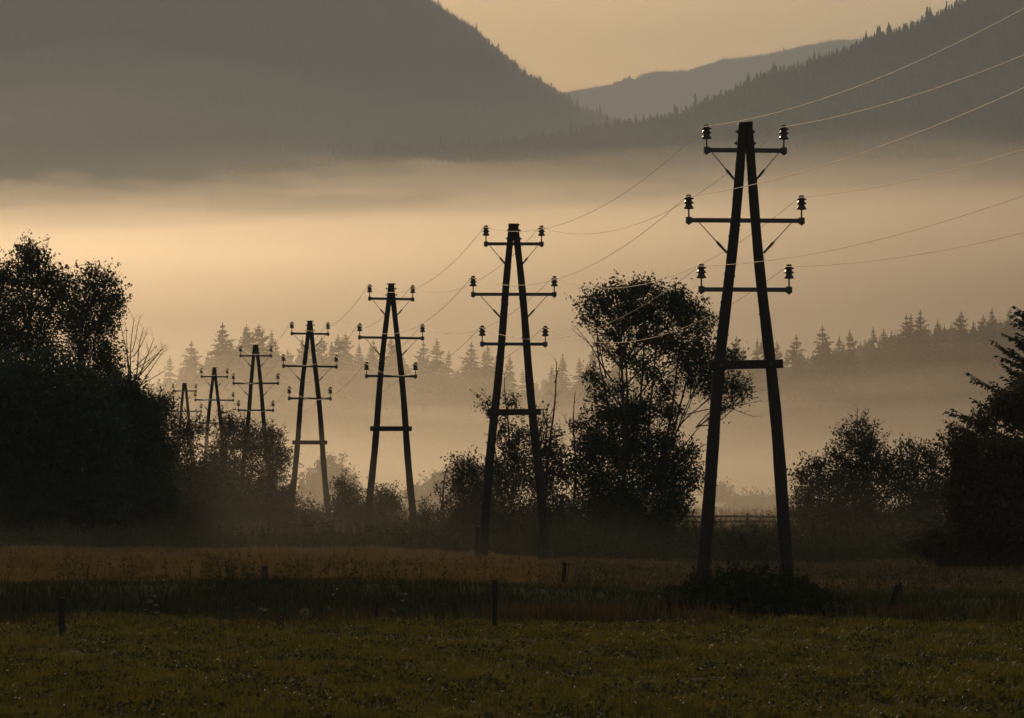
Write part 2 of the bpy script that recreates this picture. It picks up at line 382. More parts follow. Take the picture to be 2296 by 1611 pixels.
def make_pylon(lean=0.0, seed=1, lichen=(0.75, 0.2), stubs=False, bend=0.0, arm_tilt=(0,0,0), cap_tilt=0.0, brace_tilt=0.0, brace_z=4.05):
    rr = random.Random(seed)
    root = empty('utility_pylon')
    # the two legs, each a slightly crooked trunk
    def leg_pt(sgn, z):
        x = sgn*hs(z) + bend*sgn*math.sin(z*0.55+seed)*0.5 + 0.020*math.sin(z*1.1+seed*2+sgn*2) + lean*z
        return Vector((x, 0.004*math.sin(z*2+sgn), z))
    for sgn in (-1, 1):
        mb = MB()
        zs = np.concatenate([[-0.6], np.linspace(0, PH-0.004, 34)])
        n = 14; i0 = 0
        pts = [leg_pt(sgn, z) for z in zs]
        top = PH - 0.03 - (0.015 if sgn > 0 else 0)
        mb.tube(pts, [leg_r(z) * (1 + 0.03*math.sin(z*5+sgn+seed)) for z in zs], n)
        o = mb.build('pole', m_wood, root, smooth=False)
        # crusty lichen and bark flakes on the weather side
        dens = lichen[0] if sgn < 0 else lichen[1]
        lb = MB()
        for k in range(int(330*dens)):
            z = 0.3 + 8.0*rr.random()
            if rr.random() > 0.35 + 0.65*math.sin(z*1.3+seed)**2: continue
            side = rr.choice((-1, -1, 1)) ; a = (PI if side < 0 else 0) + rr.uniform(-0.7, 0.7)
            p = leg_pt(sgn, z); r = leg_r(z)
            c = p + Vector((math.cos(a)*r, math.sin(a)*r, 0))
            s = rr.uniform(0.008, 0.022); h = rr.uniform(0.01, 0.05)
            d = Vector((math.cos(a), math.sin(a), 0))
            t = Vector((-d.y, d.x, 0)); i = len(lb.v)
            for q in (c - d*0.01 + t*s, c - d*0.01 - t*s, c + d*s*0.9 + t*s*0.3 + Vector((0,0,-h*0.3)), c + d*s*0.6 - t*s*0.4 + Vector((0,0,-h*0.3)), c - d*0.01 + Vector((0,0,h)), c - d*0.01 + Vector((0,0,-h))):
                lb.v.append(q)
            lb.f += [(i, i+4, i+2), (i+4, i+1, i+3), (i+4, i+3, i+2), (i+2, i+5, i), (i+3, i+1, i+5), (i+2, i+3, i+5)]
        if dens: tag(lb.build('lichen', m_lichen, o), kind='stuff')
    # sheet metal cap with turned down lips
    cb = MB(); w = 0.125; xo = lean*PH
    for (a, b_, zz, h) in (((-w, w, PH, 0.018)),):
        cb.box((xo-w-0.006, 0, zz - cap_tilt), (xo+w, 0, zz+cap_tilt), 0.22, h)
    cb.box((xo-w-0.014, 0, PH-0.05), (xo-w+0.002, 0, PH+0.004), 0.20, 0.012, up=Vector((1,0,0)))
    cb.box((xo+w+0.008, 0, PH-0.05), (xo+w-0.004, 0, PH+0.004), 0.20, 0.012, up=Vector((1,0,0)))
    cb.build('cap', m_steel, root)
    for z in (8.80, 8.585):
        bb = MB(); half = hs(z) + leg_r(z) + 0.012
        bb.tube([(xo-half-0.045, 0, z), (xo+half+0.045, 0, z)], 0.010, 8)
        for sgn in (-1, 1):
            bb.tube([(xo+sgn*(half-0.006), 0, z), (xo+sgn*(half+0.010), 0, z)], 0.040, 8)
            bb.tube([(xo+sgn*(half+0.010), 0, z), (xo+sgn*(half+0.030), 0, z)], 0.020, 6)
        bb.build('through_bolt', m_steel, root)
    # three steel crossarms carried on the front of the legs
    ins = {}
    for k, (z, half, rod) in enumerate(ARMS):
        t = arm_tilt[k]; xo = lean*z; yf = -0.0
        ab = MB()
        ab.box((xo-half+0.05, yf, z-t), (xo+half-0.05, yf, z+t), 0.085, 0.082)
        arm = ab.build('crossarm', m_steel, root)
        for sgn in (-1, 1):
            xe = xo+sgn*(half-0.052); ze = z+sgn*t
            e = MB()
            e.box((xe-0.052, yf, ze), (xe+0.052, yf, ze), 0.11, 0.122)
            e.tube([(xe-sgn*0.075, yf-0.07, ze-0.012), (xe-sgn*0.075, yf+0.07, ze-0.012)], 0.012, 6)
            e.build('end_clamp', m_steel, arm)
            make_insulator(xe + (0.0), ze+0.04+0.0, root)
            if rod:
                xr = xe - sgn*(0.10 if k == 0 else 0.20); zr = ze-0.045
                pz = rod; px_ = lean*pz + sgn*(hs(pz)+leg_r(pz)*0.75)
                a = Vector((xr, yf, zr)); b_ = Vector((px_, yf, pz)); m_ = a.lerp(b_, 0.60)
                rb = MB(); rb.tube([a, m_], 0.0095, 6)
                rb.box(m_, m_.lerp(b_, 0.22), 0.02, 0.020, up=Vector((0,1,0)), w2=0.052, h2=0.028)
                rb.box(m_.lerp(b_, 0.22), b_, 0.052, 0.028, up=Vector((0,1,0)), w2=0.04, h2=0.028)
                rb.build('brace_rod', m_steel, root)
    # squared timber brace low on the frame
    z = brace_z; zt = brace_tilt
    tb = MB(); w = 0.705
    seg = 9
    for k in range(1):
        tb.box((lean*z-w, -0.02, z-zt), (lean*z+w, -0.02, z+zt), 0.17, 0.165)
    tb.build('timber_brace', m_wood, root)
    for sgn in (-1, 1):
        bb = MB(); xx = lean*z+sgn*hs(z)
        bb.tube([(xx, -0.14, z+sgn*zt), (xx, 0.14, z+sgn*zt)], 0.014, 6); bb.tube([(xx, -0.125, z+sgn*zt), (xx, -0.107, z+sgn*zt)], 0.032, 8)
        bb.build('brace_bolt', m_steel, root)
    if stubs:
        for sgn in (-1, 1):
            sb = MB(); xx = sgn*hs(0.2) - 0.155 + lean*0.3
            sb.tube([(xx-0.012, 0.0, -0.4), (xx, 0, 0.5), (xx+0.03, 0, 1.02), (xx+0.035, 0, 1.06)], [0.045, 0.045, 0.043, 0.03], 8)
            sb.build('stub_post', m_wood, root)
    return root

PYL = [  # px of the middle crossarm centre, distance, measured scale
    (1671, 79.7), (1152, 110.8), (876, 143.6), (694, 171.5), (573.5, 204.0), (480, 239.8), (414, 274.4), (366, 309)]
LBL = ['tallest and nearest wooden A-frame power pylon, standing in tall weeds at the right',
       'second nearest A-frame power pylon, with short stub posts beside its feet',
       'third A-frame power pylon, right of the pale round tree in the gap',
       'fourth A-frame power pylon, standing just right of the bushes with its feet in the scrub',
       'A-frame power pylon whose lower half shows dark through the leafy bush left of the gap',
       'small A-frame power pylon whose lowest crossarm touches the top of the leafy bush',
       'small faint A-frame power pylon, its top crossarm standing clear just above the left bushes',
       'last and smallest power pylon, almost hidden in the leaves beside the bare tree']
VAR = [dict(seed=1, lichen=(1.0, 0.12), arm_tilt=(0.0, 0.0, 0.0), cap_tilt=0.012, brace_tilt=0.02, bend=0.02, brace_z=4.42),
       dict(seed=2, lichen=(0.7, 0.4), stubs=True, cap_tilt=0.0, arm_tilt=(0.004,0.006,0.0), brace_tilt=0.01),
       dict(seed=3, lichen=(0.4, 0.1), cap_tilt=0.004, arm_tilt=(-0.008,-0.012,-0.004), lean=0.002)]
PROTO = []
PY_OBJ = []
zoff = []
def copy_tree(o, parent=None):
    c = o.copy(); COL.objects.link(c)
    if parent is not None: c.parent = parent
    for ch in list(o.children): copy_tree(ch, c)
    return c
LINE_ROT = math.atan2(4.4, 31.7)
for i, (px, d) in enumerate(PYL):
    if i < 3: r = make_pylon(**VAR[i]); PROTO.append(r)
    else: r = copy_tree(PROTO[1 if i in (4, 6) else 2])
    zz = Z({0:495,1:660.5,2:758,3:822,4:860,5:897.5,6:923,7:943}[i], d) - 7.13
    r.location = (X(px, d), d, zz)
    r.rotation_euler = (0, 0, LINE_ROT*(0.7 if i == 0 else 1.0))
    tag(r, LBL[i], 'pylon', 'A-frame power pylons in a row')
    PY_OBJ.append(r); zoff.append(zz)
    if i in (3,4,5,6,7):
        for ch in list(r.children):
            if ch.name.startswith('stub_post'): bpy.data.objects.remove(ch)
# ------------------------------------------------------------------ wires: six conductors running the whole line
def att(i, k, sgn):
    px, d = PYL[i]; z, half, _ = ARMS[k]
    v = VAR[i if i < 3 else (1 if i in (4, 6) else 2)]
    t = v.get('arm_tilt', (0,0,0))[k]; lean = v.get('lean', 0)
    x = lean*z + sgn*(half-0.052)
    M = Matrix.Rotation(PY_OBJ[i].rotation_euler.z, 4, 'Z')
    p = M @ Vector((x, 0, z+sgn*t+0.04+0.042+GROOVE-0.01)) + Vector(PY_OBJ[i].location)
    return p + Vector((0.0, 0.0, 0)) + M @ Vector((-0.05, 0.0, 0.0))
# where each conductor leaves the picture on the right (photo row at column 2296)
EXIT = {(0,-1):10, (0,1):122, (1,-1):190, (1,1):335, (2,-1):432, (2,1):520}
WL = {(0,-1):'top left conductor wire of the line, highest where it leaves the picture at the right',
      (0,1):'top right conductor wire of the line, on the right ends of the upper crossarms',
      (1,-1):'middle left conductor wire, on the left ends of the widest crossarms',
      (1,1):'middle right conductor wire, on the right ends of the widest crossarms',
      (2,-1):'lower left conductor wire, on the left ends of the lowest crossarms',
      (2,1):'lower right conductor wire, lowest of the wires at the right border'}
for (k, sgn), yx in EXIT.items():
    pts = []
    p1 = att(0, k, sgn); p2 = att(1, k, sgn)
    # nearer span: keeps the direction of the line towards a pylon outside the picture
    p0 = p1 + (p1-p2)*1.0; p0.z = p1.z
    # fit the sag so the wire crosses the right border where the photo shows it
    best = None
    for s in np.linspace(0.0, 2.2, 111):
        for t in np.linspace(0.15, 1, 60):
            q = p1.lerp(p0, t); q.z -= 4*s*t*(1-t)
            px = CX + q.x*FPX/q.y
            if px >= 2296:
                py = HZ - (q.z-CAMZ)*FPX/q.y
                if best is None or abs(py-yx) < best[0]: best = (abs(py-yx), s)
                break
    s0 = best[1]
    chain = [p0] + [att(i, k, sgn) for i in range(8)]
    for i in range(8):
        a, b_ = chain[i], chain[i+1]
        sag = s0 if i == 0 else (0.80 + 0.04*((i*7+k*3+sgn) % 3 - 1))
        n = 40 if i < 3 else 22
        for j in range(n):
            t = j/n
            q = a.lerp(b_, t); q.z -= 4*sag*t*(1-t)
            pts.append(q)
    pts.append(chain[-1])
    mb = MB(); mb.tube(pts, [0.0052 + 0.003*max(0, (p.y-80)/230) for p in pts], 6)
    o = mb.build('power_wire', m_wire, smooth=True)
    tag(o, WL[(k, sgn)], 'power line', 'conductor wires of the power line')
# ------------------------------------------------------------------ broadleaved trees and bushes
def mat_leaf(name, c1, c2, transl=0.4, rough=0.6):
    return mat_surface(name, c1, c2, scale=2.5, rough=rough, transl=transl, spec=0.25)
m_leaf_dark = mat_leaf('leaf_dark_green', (0.022, 0.034, 0.010), (0.042, 0.055, 0.018), 0.35)
m_leaf_olive = mat_leaf('leaf_olive', (0.032, 0.040, 0.012), (0.065, 0.060, 0.020), 0.4)
m_leaf_rust = mat_leaf('leaf_rust', (0.045, 0.036, 0.013), (0.075, 0.052, 0.018), 0.4)
m_needle = mat_leaf('spruce_needles', (0.016, 0.026, 0.012), (0.032, 0.044, 0.020), 0.15)
m_bark = mat_surface('tree_bark', (0.030, 0.024, 0.018), (0.06, 0.05, 0.04), scale=8, rough=0.95, bump=0.3, spec=0.1)

def leaf_quads(C, size, rng, up_bias=0.3, narrow=0.55, smin=0.6):
    """diamond leaves: C (n,3) centres"""
    n = len(C)
    if n == 0: return np.zeros((0,3)), np.zeros((0,4), int)
    d = rng.normal(size=(n,3)); d[:,2] += up_bias; d /= np.linalg.norm(d, axis=1)[:,None]
    e = rng.normal(size=(n,3)); e -= d*(e*d).sum(1)[:,None]; e /= np.linalg.norm(e, axis=1)[:,None]
    s = size*(0.5 + 1.15*rng.random(n)**1.6)[:,None]
    v = np.stack([C - d*s*0.5, C + e*s*narrow*0.5 - d*s*0.05, C + d*s*0.5, C - e*s*narrow*0.5 - d*s*0.05], 1).reshape(-1,3)
    f = np.arange(4*n).reshape(n,4)
    return v, f
def curve(a, b, bulge, k, r0, wob=0.0, rng=random):
    a = Vector(a); b = Vector(b); pts = []
    L = (b-a).length
    w1 = Vector((rng.uniform(-1,1), rng.uniform(-1,1), rng.uniform(-1,1)))*L*wob
    w2 = Vector((rng.uniform(-1,1), rng.uniform(-1,1), rng.uniform(-1,1)))*L*wob*0.6
    for i in range(k+1):
        t = i/k
        p = a.lerp(b, t) + Vector(bulge)*(4*t*(1-t)) + w1*math.sin(PI*t) + w2*math.sin(2*PI*t)
        pts.append(p)
    return pts
def blob_tree(name, label, cat, base_px, d, clumps, seed, leaf=0.085, dens=1.0, mat=None, group=None, stems=None, trunk_r=0.09,
              ngap=0.0, twig=True, bare=(), depth=1.0, base_z=None, child='leaves', upright=0.35, fill=1.0, sub=9):
    """clumps: (px, py, rx, ry[, density]) in photo pixels at distance d.  Limbs run from the base through every clump."""
    rr = random.Random(seed); rng = np.random.default_rng(seed)
    k = d/FPX
    bz = tz(X(base_px, d), d) if base_z is None else base_z
    base = Vector((X(base_px, d), d, bz))
    root = empty(name, base)
    wood = MB(); centres = []; limbs = []
    starts = stems or [0.0]
    for ci, c in enumerate(clumps):
        px, py, rx, ry = c[:4]; cd = c[4] if len(c) > 4 else 1.0
        rx_, ry_ = rx*k, ry*k; rz_ = (rx_+ry_)/2*depth
        off = rr.uniform(-0.5, 0.5)*rz_*1.6
        c0 = P(px, py, d) + Vector((0, off, 0)) - base
        s = min(starts, key=lambda q: abs(q*k - c0.x) + rr.random()*0.3)
        b0 = Vector((s*k + rr.uniform(-0.08,0.08), rr.uniform(-0.15,0.15), -0.1))
        h = c0.z - b0.z
        bul = Vector((-(c0.x-b0.x)*0.22, 0, h*0.05))
        # fork from an earlier limb where that is the shorter way
        bestp, bestd = None, (c0-b0).length*0.62
        for lb_ in limbs:
            for q_ in range(3, 10):
                p_ = lb_[q_]
                if c0.z - p_.z > 0.75*math.hypot(c0.x-p_.x, c0.y-p_.y) + 0.1:
                    dd_ = (p_-c0).length + rr.random()*0.3
                    if dd_ < bestd: bestd, bestp = dd_, p_
        forked = bestp is not None
        if forked: b0 = bestp.copy(); bul = Vector((-(c0.x-b0.x)*0.12, 0, -h*0.01))
        limb = curve(b0, c0 + Vector((0,0,ry_*0.5)), bul, 12, 0, 0.035, rr)
        limbs.append(limb)
        r0 = max(0.012, trunk_r*(0.2+0.8*min(1, h/7))*rr.uniform(0.35, 0.8))*(0.55 if forked else 1.0)
        wood.tube(limb, [r0*(1-0.85*(i/12))+0.006 for i in range(13)], 6)
        nb = max(4, int(sub*math.sqrt(rx_*ry_)*2.0))
        for j in range(nb):
            # a point inside the ellipsoid
            while True:
                q = Vector((rr.uniform(-1,1), rr.uniform(-1,1), rr.uniform(-1,1)))
                if q.length < 1: break
            q = q.normalized()*(q.length**0.5)
            e = c0 + Vector((q.x*rx_, q.y*rz_, q.z*ry_))
            a = limb[rr.randint(6, 12)]
            if (e-a).length < 0.15: continue
            br = curve(a, e, Vector((0,0,(e-a).length*-0.05)), 6, 0, 0.06, rr)
            wood.tube(br, [0.016*(1-0.8*i/6)+0.003 for i in range(7)], 4, False)
            if twig:
                for t in range(4):
                    st = br[rr.randint(2,6)]
                    dr = Vector((rr.uniform(-1,1), rr.uniform(-1,1), rr.uniform(-0.5,1.0)+upright)).normalized()*rr.uniform(0.18, 0.42)
                    te = st+dr
                    wood.tube([st, st.lerp(te, 0.5)+Vector((0,0,0.02)), te], [0.0055, 0.004, 0.0025], 3, False)
                    nl = int(rr.uniform(10, 19)*dens*cd)
                    if nl and rr.random() > ngap:
                        cc = np.array(te)[None,:]*1.0 + rng.normal(size=(nl,3))*0.12 - (np.array(dr)[None,:]*rng.random((nl,1))*0.8)
                        centres.append(cc)
            nl = int(rr.uniform(10, 20)*dens*cd)
            if nl and rr.random() > ngap:
                centres.append(np.array(e)[None,:] + rng.normal(size=(nl,3))*np.array([0.16,0.16,0.12]))
        # shoots that stick out of the outline
        for j in range(int(2+3*rx_) if cd > 0.3 else 0):
            a_ = rr.uniform(-0.3, PI+0.3)
            st = c0 + Vector((math.cos(a_)*rx_*0.9, rr.uniform(-0.5,0.5)*rz_, math.sin(a_)*ry_*0.9))
            en = st + Vector((math.cos(a_)*0.4+rr.uniform(-0.2,0.2), rr.uniform(-0.3,0.3), 0.55)).normalized()*rr.uniform(0.2, 0.55)*(leaf/0.085)**0.5
            sp = curve(st.lerp(c0, 0.35), en, (0,0,0), 5, 0, 0.05, rr)
            wood.tube(sp, [0.007,0.006,0.005,0.004,0.003,0.002], 3, False)
            m_ = int(13*dens*min(1.1, cd))
            tt = rng.random((m_,1))**0.7
            centres.append(np.array(st)[None,:]*(1-tt) + np.array(en)[None,:]*tt + rng.normal(size=(m_,3))*0.045*(leaf/0.085))
        # leaves filling the clump, in bunches with gaps
        cov = fill*(0.25 if cd < 0.65 else 0.6 if cd < 0.85 else 1.0 if cd < 1.05 else 1.7 if cd < 1.15 else 3.0)
        nf = int(cov*PI*rx_*ry_/(leaf*leaf*0.275))
        if nf > 20:
            q = rng.normal(size=(nf,3)); q /= np.linalg.norm(q, axis=1)[:,None]; q *= rng.random((nf,1))**(1/2.4)*1.06
            q = q*np.array([rx_, rz_, ry_]) + np.array(c0)
            # pull the leaves to bunch centres so that light gets through between
            nbn = max(6, int(nf/26)); bc = q[:nbn]
            gi = rng.integers(0, nbn, nf); keepn = rng.random((nf,1))
            q = np.where(keepn < (0.75 if cd < 1.15 else 0.4), bc[gi] + rng.normal(size=(nf,3))*np.array([0.13,0.13,0.10])*(leaf/0.085), q)
            centres.append(q)
    for (x0,y0,x1,y1,r) in bare:      # bare twigs and snags, in photo pixels
        a = P(x0,y0,d)-base; b = P(x1,y1,d)-base
        pts = curve(a, b, Vector((0,0,0)), 8, 0, 0.03, rr)
        wood.tube(pts, [r*(1-0.8*i/8)+0.003 for i in range(9)], 5)
        for t in range(int(4+(b-a).length*3)):
            st = pts[rr.randint(2,8)]; sg = rr.choice((-1,1))
            dr = ((b-a).normalized()*0.6 + Vector((sg*rr.uniform(0.3,0.9), rr.uniform(-0.5,0.5), rr.uniform(-0.1,0.5)))).normalized()*rr.uniform(0.15,0.45)*min(1.2,(b-a).length*0.6)
            wood.tube(curve(st, st+dr, Vector((0,0,0.02)), 3, 0, 0.08, rr), [0.006,0.005,0.0035,0.002], 3, False)
    wood.build('branches', m_bark, root)
    if centres:
        C = np.concatenate(centres)
        gz = TZ(C[:,0]+base.x, C[:,1]+base.y) - bz
        C = C[C[:,2] > gz + 0.02]
        v, f = leaf_quads(C, leaf, rng)
        mesh_obj(child, np_mesh(child, v, f), mat or m_leaf_dark, root)
    tag(root, label, cat, group)
    return root

# --- left side
blob_tree('broadleaf_tree', 'tall dark leafy tree filling the left border, its crown highest at the far left', 'tree', 100, 150,
    [(70,600,62,50),(10,630,60,50),(118,640,58,45),(-60,640,70,70),(40,690,70,45),(125,700,50,40),(20,760,75,50),(100,770,60,50),(70,580,35,35),(-30,760,80,70),(150,650,35,35),(60,850,100,50),(-80,820,90,90)],
    11, leaf=0.10, fill=1.35, dens=1.15, stems=(-60,-5,10,60), trunk_r=0.16, ngap=0.05, sub=10)
blob_tree('broadleaf_tree', 'dark leafy tree with a rounded crown, right neighbour of the tallest left tree', 'tree', 205, 147,
    [(200,635,48,38),(235,650,42,38),(255,690,28,40),(190,700,40,40),(228,725,36,38),(160,740,30,40),(185,785,48,42),(240,790,32,50),(225,850,50,40),(250,840,32,50)],
    12, leaf=0.095, fill=1.35, dens=1.15, stems=(-25,15), trunk_r=0.12, ngap=0.05, sub=10)
blob_tree('bare_tree', 'leafless tree fanning thin bare branches beside the left trees', 'tree', 292, 152, [], 13,
    bare=[(292,960,300,720,0.035),(296,900,345,760,0.03),(298,880,322,735,0.028),(296,860,372,772,0.028),(300,850,350,800,0.022),(296,880,282,735,0.026),
          (300,880,365,790,0.024),(292,840,268,720,0.024),(308,870,372,830,0.02),(300,800,330,745,0.018),(305,820,352,775,0.018),(300,830,378,775,0.016),(296,790,312,715,0.015),(300,890,330,840,0.02)])
blob_tree('bush', 'huge dark rounded bush mass at the lower left, in front of the tall trees', 'bush', 90, 138,
    [(120,900,120,110,1.3),(20,930,110,110,1.3),(160,1000,140,120,1.3),(40,1060,150,120,1.3),(150,1110,140,100,1.3),(60,1140,160,80,1.3),(-60,980,100,150,1.2),(200,930,70,80,1.2),(20,850,60,50)],
    14, leaf=0.13, dens=1.25, stems=(-90,-40,0,50,100), sub=17, mat=m_leaf_dark)
blob_tree('bush', 'dark bush sloping down to the right of the huge left bush mass', 'bush', 290, 142,
    [(260,930,60,70,1.2),(310,1000,70,90,1.3),(260,1060,90,90,1.3),(330,1110,90,90,1.3),(270,1150,110,60,1.3),(330,930,35,45),(270,880,40,40),(310,910,30,40)],
    15, leaf=0.11, dens=1.3, stems=(-40,0,40), sub=15)
blob_tree('bush', 'leafy bush with see-through twigs in front of the two smallest pylons', 'bush', 390, 150,
    [(340,915,32,40,0.9),(352,935,35,45,0.9),(395,960,36,45,0.6),(372,910,25,30,0.6),(430,985,36,45,0.5),(380,1040,60,60,1.2),(450,1060,50,50,1.0),(400,1120,80,80,1.3),(470,1130,70,80,1.2),(440,1180,90,40,1.2),(345,1010,50,50,1.2),(460,960,22,30,0.4)],
    16, leaf=0.085, dens=1.1, stems=(-40,0,30,60), sub=13, fill=1.2, mat=m_leaf_olive, bare=[(420,990,418,900,0.012),(350,930,362,868,0.012),(440,1000,452,925,0.01)])
blob_tree('bush', 'airy willow bush in front of the fifth pylon, at the left side of the gap', 'bush', 560, 158,
    [(500,955,30,34,0.7),(525,965,34,36,0.7),(565,975,36,36,0.7),(610,985,28,34,0.7),(638,1030,20,34,0.7),(560,1010,45,45,0.9),(500,1010,40,45,0.9),(600,1005,32,45,0.7),(625,1050,26,40,0.7),(570,1060,60,50,0.8),(500,1080,60,60,1.2),(610,1100,40,50,0.9),(560,1130,80,60,1.2),(480,1150,80,60,1.3),(620,1150,50,50,1.2),(540,1180,110,40,1.3),(650,1120,20,35,0.8)],
    17, leaf=0.075, dens=1.15, stems=(-50,-10,20,50), sub=13, fill=1.1, mat=m_leaf_olive, bare=[(520,960,512,925,0.01),(600,1000,632,960,0.012),(575,980,570,930,0.01),(545,970,548,915,0.01)])
blob_tree('bush', 'low scrub bush around the right foot of the fourth pylon', 'bush', 690, 160,
    [(685,1150,30,30,1.0),(655,1190,40,30,1.2),(715,1170,35,25,1.0),(700,1200,60,25,1.2),(740,1195,45,25,1.2)], 18, leaf=0.075, stems=(-30,0,30), sub=13, mat=m_leaf_olive)
# --- in the gap
blob_tree('round_tree', 'pale misty round-topped tree in the gap behind the fourth pylon', 'tree', 742, 300,
    [(745,1070,52,38,1.0),(705,1065,34,28,0.9),(775,1085,30,30,1.0),(740,1110,70,35,1.2),(690,1100,40,30,1.0),(735,1045,30,20,0.9)], 21, leaf=0.2, dens=1.1, stems=(-30,0,20), trunk_r=0.18, sub=4)
blob_tree('bush', 'dark bush left of the third pylon with a pointed top', 'bush', 790, 152,
    [(772,1095,22,28,0.8),(790,1130,40,40,1.0),(760,1150,32,40,1.0),(800,1170,60,40,1.2),(760,1190,50,30,1.2)], 22, leaf=0.08, stems=(-20,0,20), sub=14)
blob_tree('bush', 'dark flat-topped bush between the legs of the third pylon', 'bush', 860, 153,
    [(850,1115,30,26,0.9),(880,1125,26,28,0.9),(860,1150,48,40,1.1),(850,1190,60,35,1.2),(900,1190,40,30,1.1)], 23, leaf=0.08, stems=(-20,0,20), sub=14)
blob_tree('bush', 'broad grey misty thicket rising like a mound right of the third pylon', 'thicket', 1000, 300,
    [(985,1095,36,26,1.2),(950,1115,36,24,1.2),(1020,1085,40,34,1.2),(1060,1080,50,40,1.2),(990,1130,70,30,1.3),(930,1135,34,22,1.2),(1080,1120,80,40,1.3)], 24, leaf=0.2, dens=1.3, stems=(-40,0,40), trunk_r=0.12, sub=8)
blob_tree('sapling', 'thin rusty sapling standing right of the third pylon', 'sapling', 958, 136,
    [(950,1135,14,16,0.5),(966,1150,14,16,0.5),(945,1170,24,22,0.8),(975,1180,26,22,0.8),(960,1200,40,20,1.0)], 25, leaf=0.07, stems=(0,), sub=16, mat=m_leaf_rust)
blob_tree('dead_snag', 'short broken dead trunk standing alone left of the bushes behind the second pylon', 'dead tree', 998, 134, [(985,1100,10,8,0.6),(990,1180,16,16,0.5)], 26,
    bare=[(998,1230,1000,1057,0.055)], leaf=0.07, trunk_r=0.03)
# --- behind the second pylon
blob_tree('bush', 'leafy bush left of the second pylon legs', 'bush', 1050, 130,
    [(1042,1040,22,26,0.7),(1062,1060,32,32,0.8),(1030,1090,32,40,0.9),(1070,1110,46,50,1.1),(1030,1150,46,50,1.1),(1070,1180,70,50,1.2),(1020,1200,50,30,1.1)], 31, leaf=0.08, stems=(-25,0,25), sub=13, mat=m_leaf_olive)
blob_tree('thin_tree', 'thin half-dead tree seen between the legs of the second pylon', 'tree', 1150, 131,
    [(1092,908,14,10,0.8),(1150,905,14,16,0.7),(1128,960,14,20,0.6),(1140,1000,30,30,0.8),(1170,985,26,30,0.8),(1160,1040,50,40,1.0),(1120,1070,40,40,1.0),(1150,1110,70,60,1.1),(1150,1180,90,50,1.2)], 32,
    leaf=0.08, stems=(-10,0,12), sub=12, bare=[(1142,1000,1131,838,0.03),(1140,940,1078,880,0.012),(1136,920,1160,890,0.01),(1120,990,1085,970,0.01)])
blob_tree('dead_snag', 'tall leaning dead trunk with broken stubs right of the second pylon', 'dead tree', 1228, 130, [], 33,
    bare=[(1222,1130,1248,812,0.05),(1243,860,1252,828,0.015),(1234,930,1246,905,0.012)])
blob_tree('dead_snag', 'dead trunk with fine bare twigs between the leaning snag and the large tree', 'dead tree', 1284, 129, [], 34,
    bare=[(1286,1130,1290,878,0.04),(1287,960,1312,905,0.016),(1287,980,1262,930,0.014),(1287,1000,1310,960,0.012)])
blob_tree('bush', 'bush with rusty leaves filling the space between the second pylon and the large tree', 'bush', 1230, 127,
    [(1215,960,24,30,0.6),(1240,1000,32,36,0.7),(1210,1030,30,40,0.8),(1260,1050,36,44,0.9),(1220,1090,50,50,1.0),(1250,1150,60,50,1.1),(1210,1180,50,50,1.1),(1225,925,12,14,0.5)], 35, leaf=0.08, stems=(-25,0,25), sub=13, mat=m_leaf_rust)
J = lambda cx, cy, rx, ry, dn=1.0: (1233+cx*.4349, 588.5+cy*.4349, rx*.4349, ry*.4349, dn)
blob_tree('large_tree', 'large many-stemmed leafy tree in the middle, left of the nearest pylon', 'tree', 1415, 122,
    [J(340,160,95,50),J(250,190,60,40,.8),J(490,150,75,50),J(580,200,50,45),J(420,230,90,50),J(740,240,80,55),J(200,300,50,50,.7),J(410,150,85,45),J(420,300,90,60,.9),J(300,270,65,60,.9),J(660,200,45,40),J(640,170,40,30,.8),J(260,420,45,50,.6),J(170,230,35,30,.7),J(330,380,50,50,.7),J(820,290,55,50),J(700,310,80,55),J(560,310,70,60,.9),
     J(620,420,90,70,1.1),J(780,410,80,60),J(860,500,80,50,.9),J(930,640,85,50,.9),J(990,690,70,35,.8),J(780,500,90,60,.9),J(480,260,80,60,.9),J(640,250,60,50,.9),J(730,600,80,70,.7),J(820,660,90,50,.6),J(840,590,80,55,.8),J(220,610,45,45,.9),J(250,690,50,45,.9),J(380,480,70,70,.66),J(470,400,70,60,.9),J(680,520,70,60,.9),
     J(480,540,80,80,.8),J(560,640,80,80,.8),J(360,650,60,60,.7),J(300,800,90,70,1.2),J(450,780,110,90,1.2),J(600,760,70,80,.9),J(180,860,60,60,1),
     J(250,960,130,90,1.3),J(420,960,140,110,1.3),J(590,950,90,100,1.1),J(700,1010,75,80,1),J(720,1120,65,80,1.1),J(560,1120,140,120,1.3),J(350,1150,170,130,1.3),J(180,1100,100,130,1.1),
     J(250,1300,170,120,1.3),J(450,1300,170,120,1.3),J(630,1260,100,90,1.2),J(320,1420,200,70,1.3),J(520,1400,150,70,1.2),J(960,480,50,35,.8)],
    36, leaf=0.082, dens=1.05, stems=(-45,-25,-8,10,25,45), trunk_r=0.085, ngap=0.03, sub=13, fill=1.25,
    bare=[(1385,1050,1340,690,0.04),(1400,1060,1392,670,0.045),(1425,1050,1440,650,0.045),(1450,1050,1475,660,0.04),(1470,1060,1545,690,0.045),(1480,1050,1590,740,0.04),(1370,850,1300,745,0.025),(1330,780,1287,742,0.01),(1560,960,1690,880,0.018),(1540,930,1700,900,0.016),(1560,960,1660,870,0.016),(1600,900,1690,935,0.012),(1345,800,1302,692,0.014),(1360,850,1330,680,0.02),(1560,1010,1606,985,0.01)])
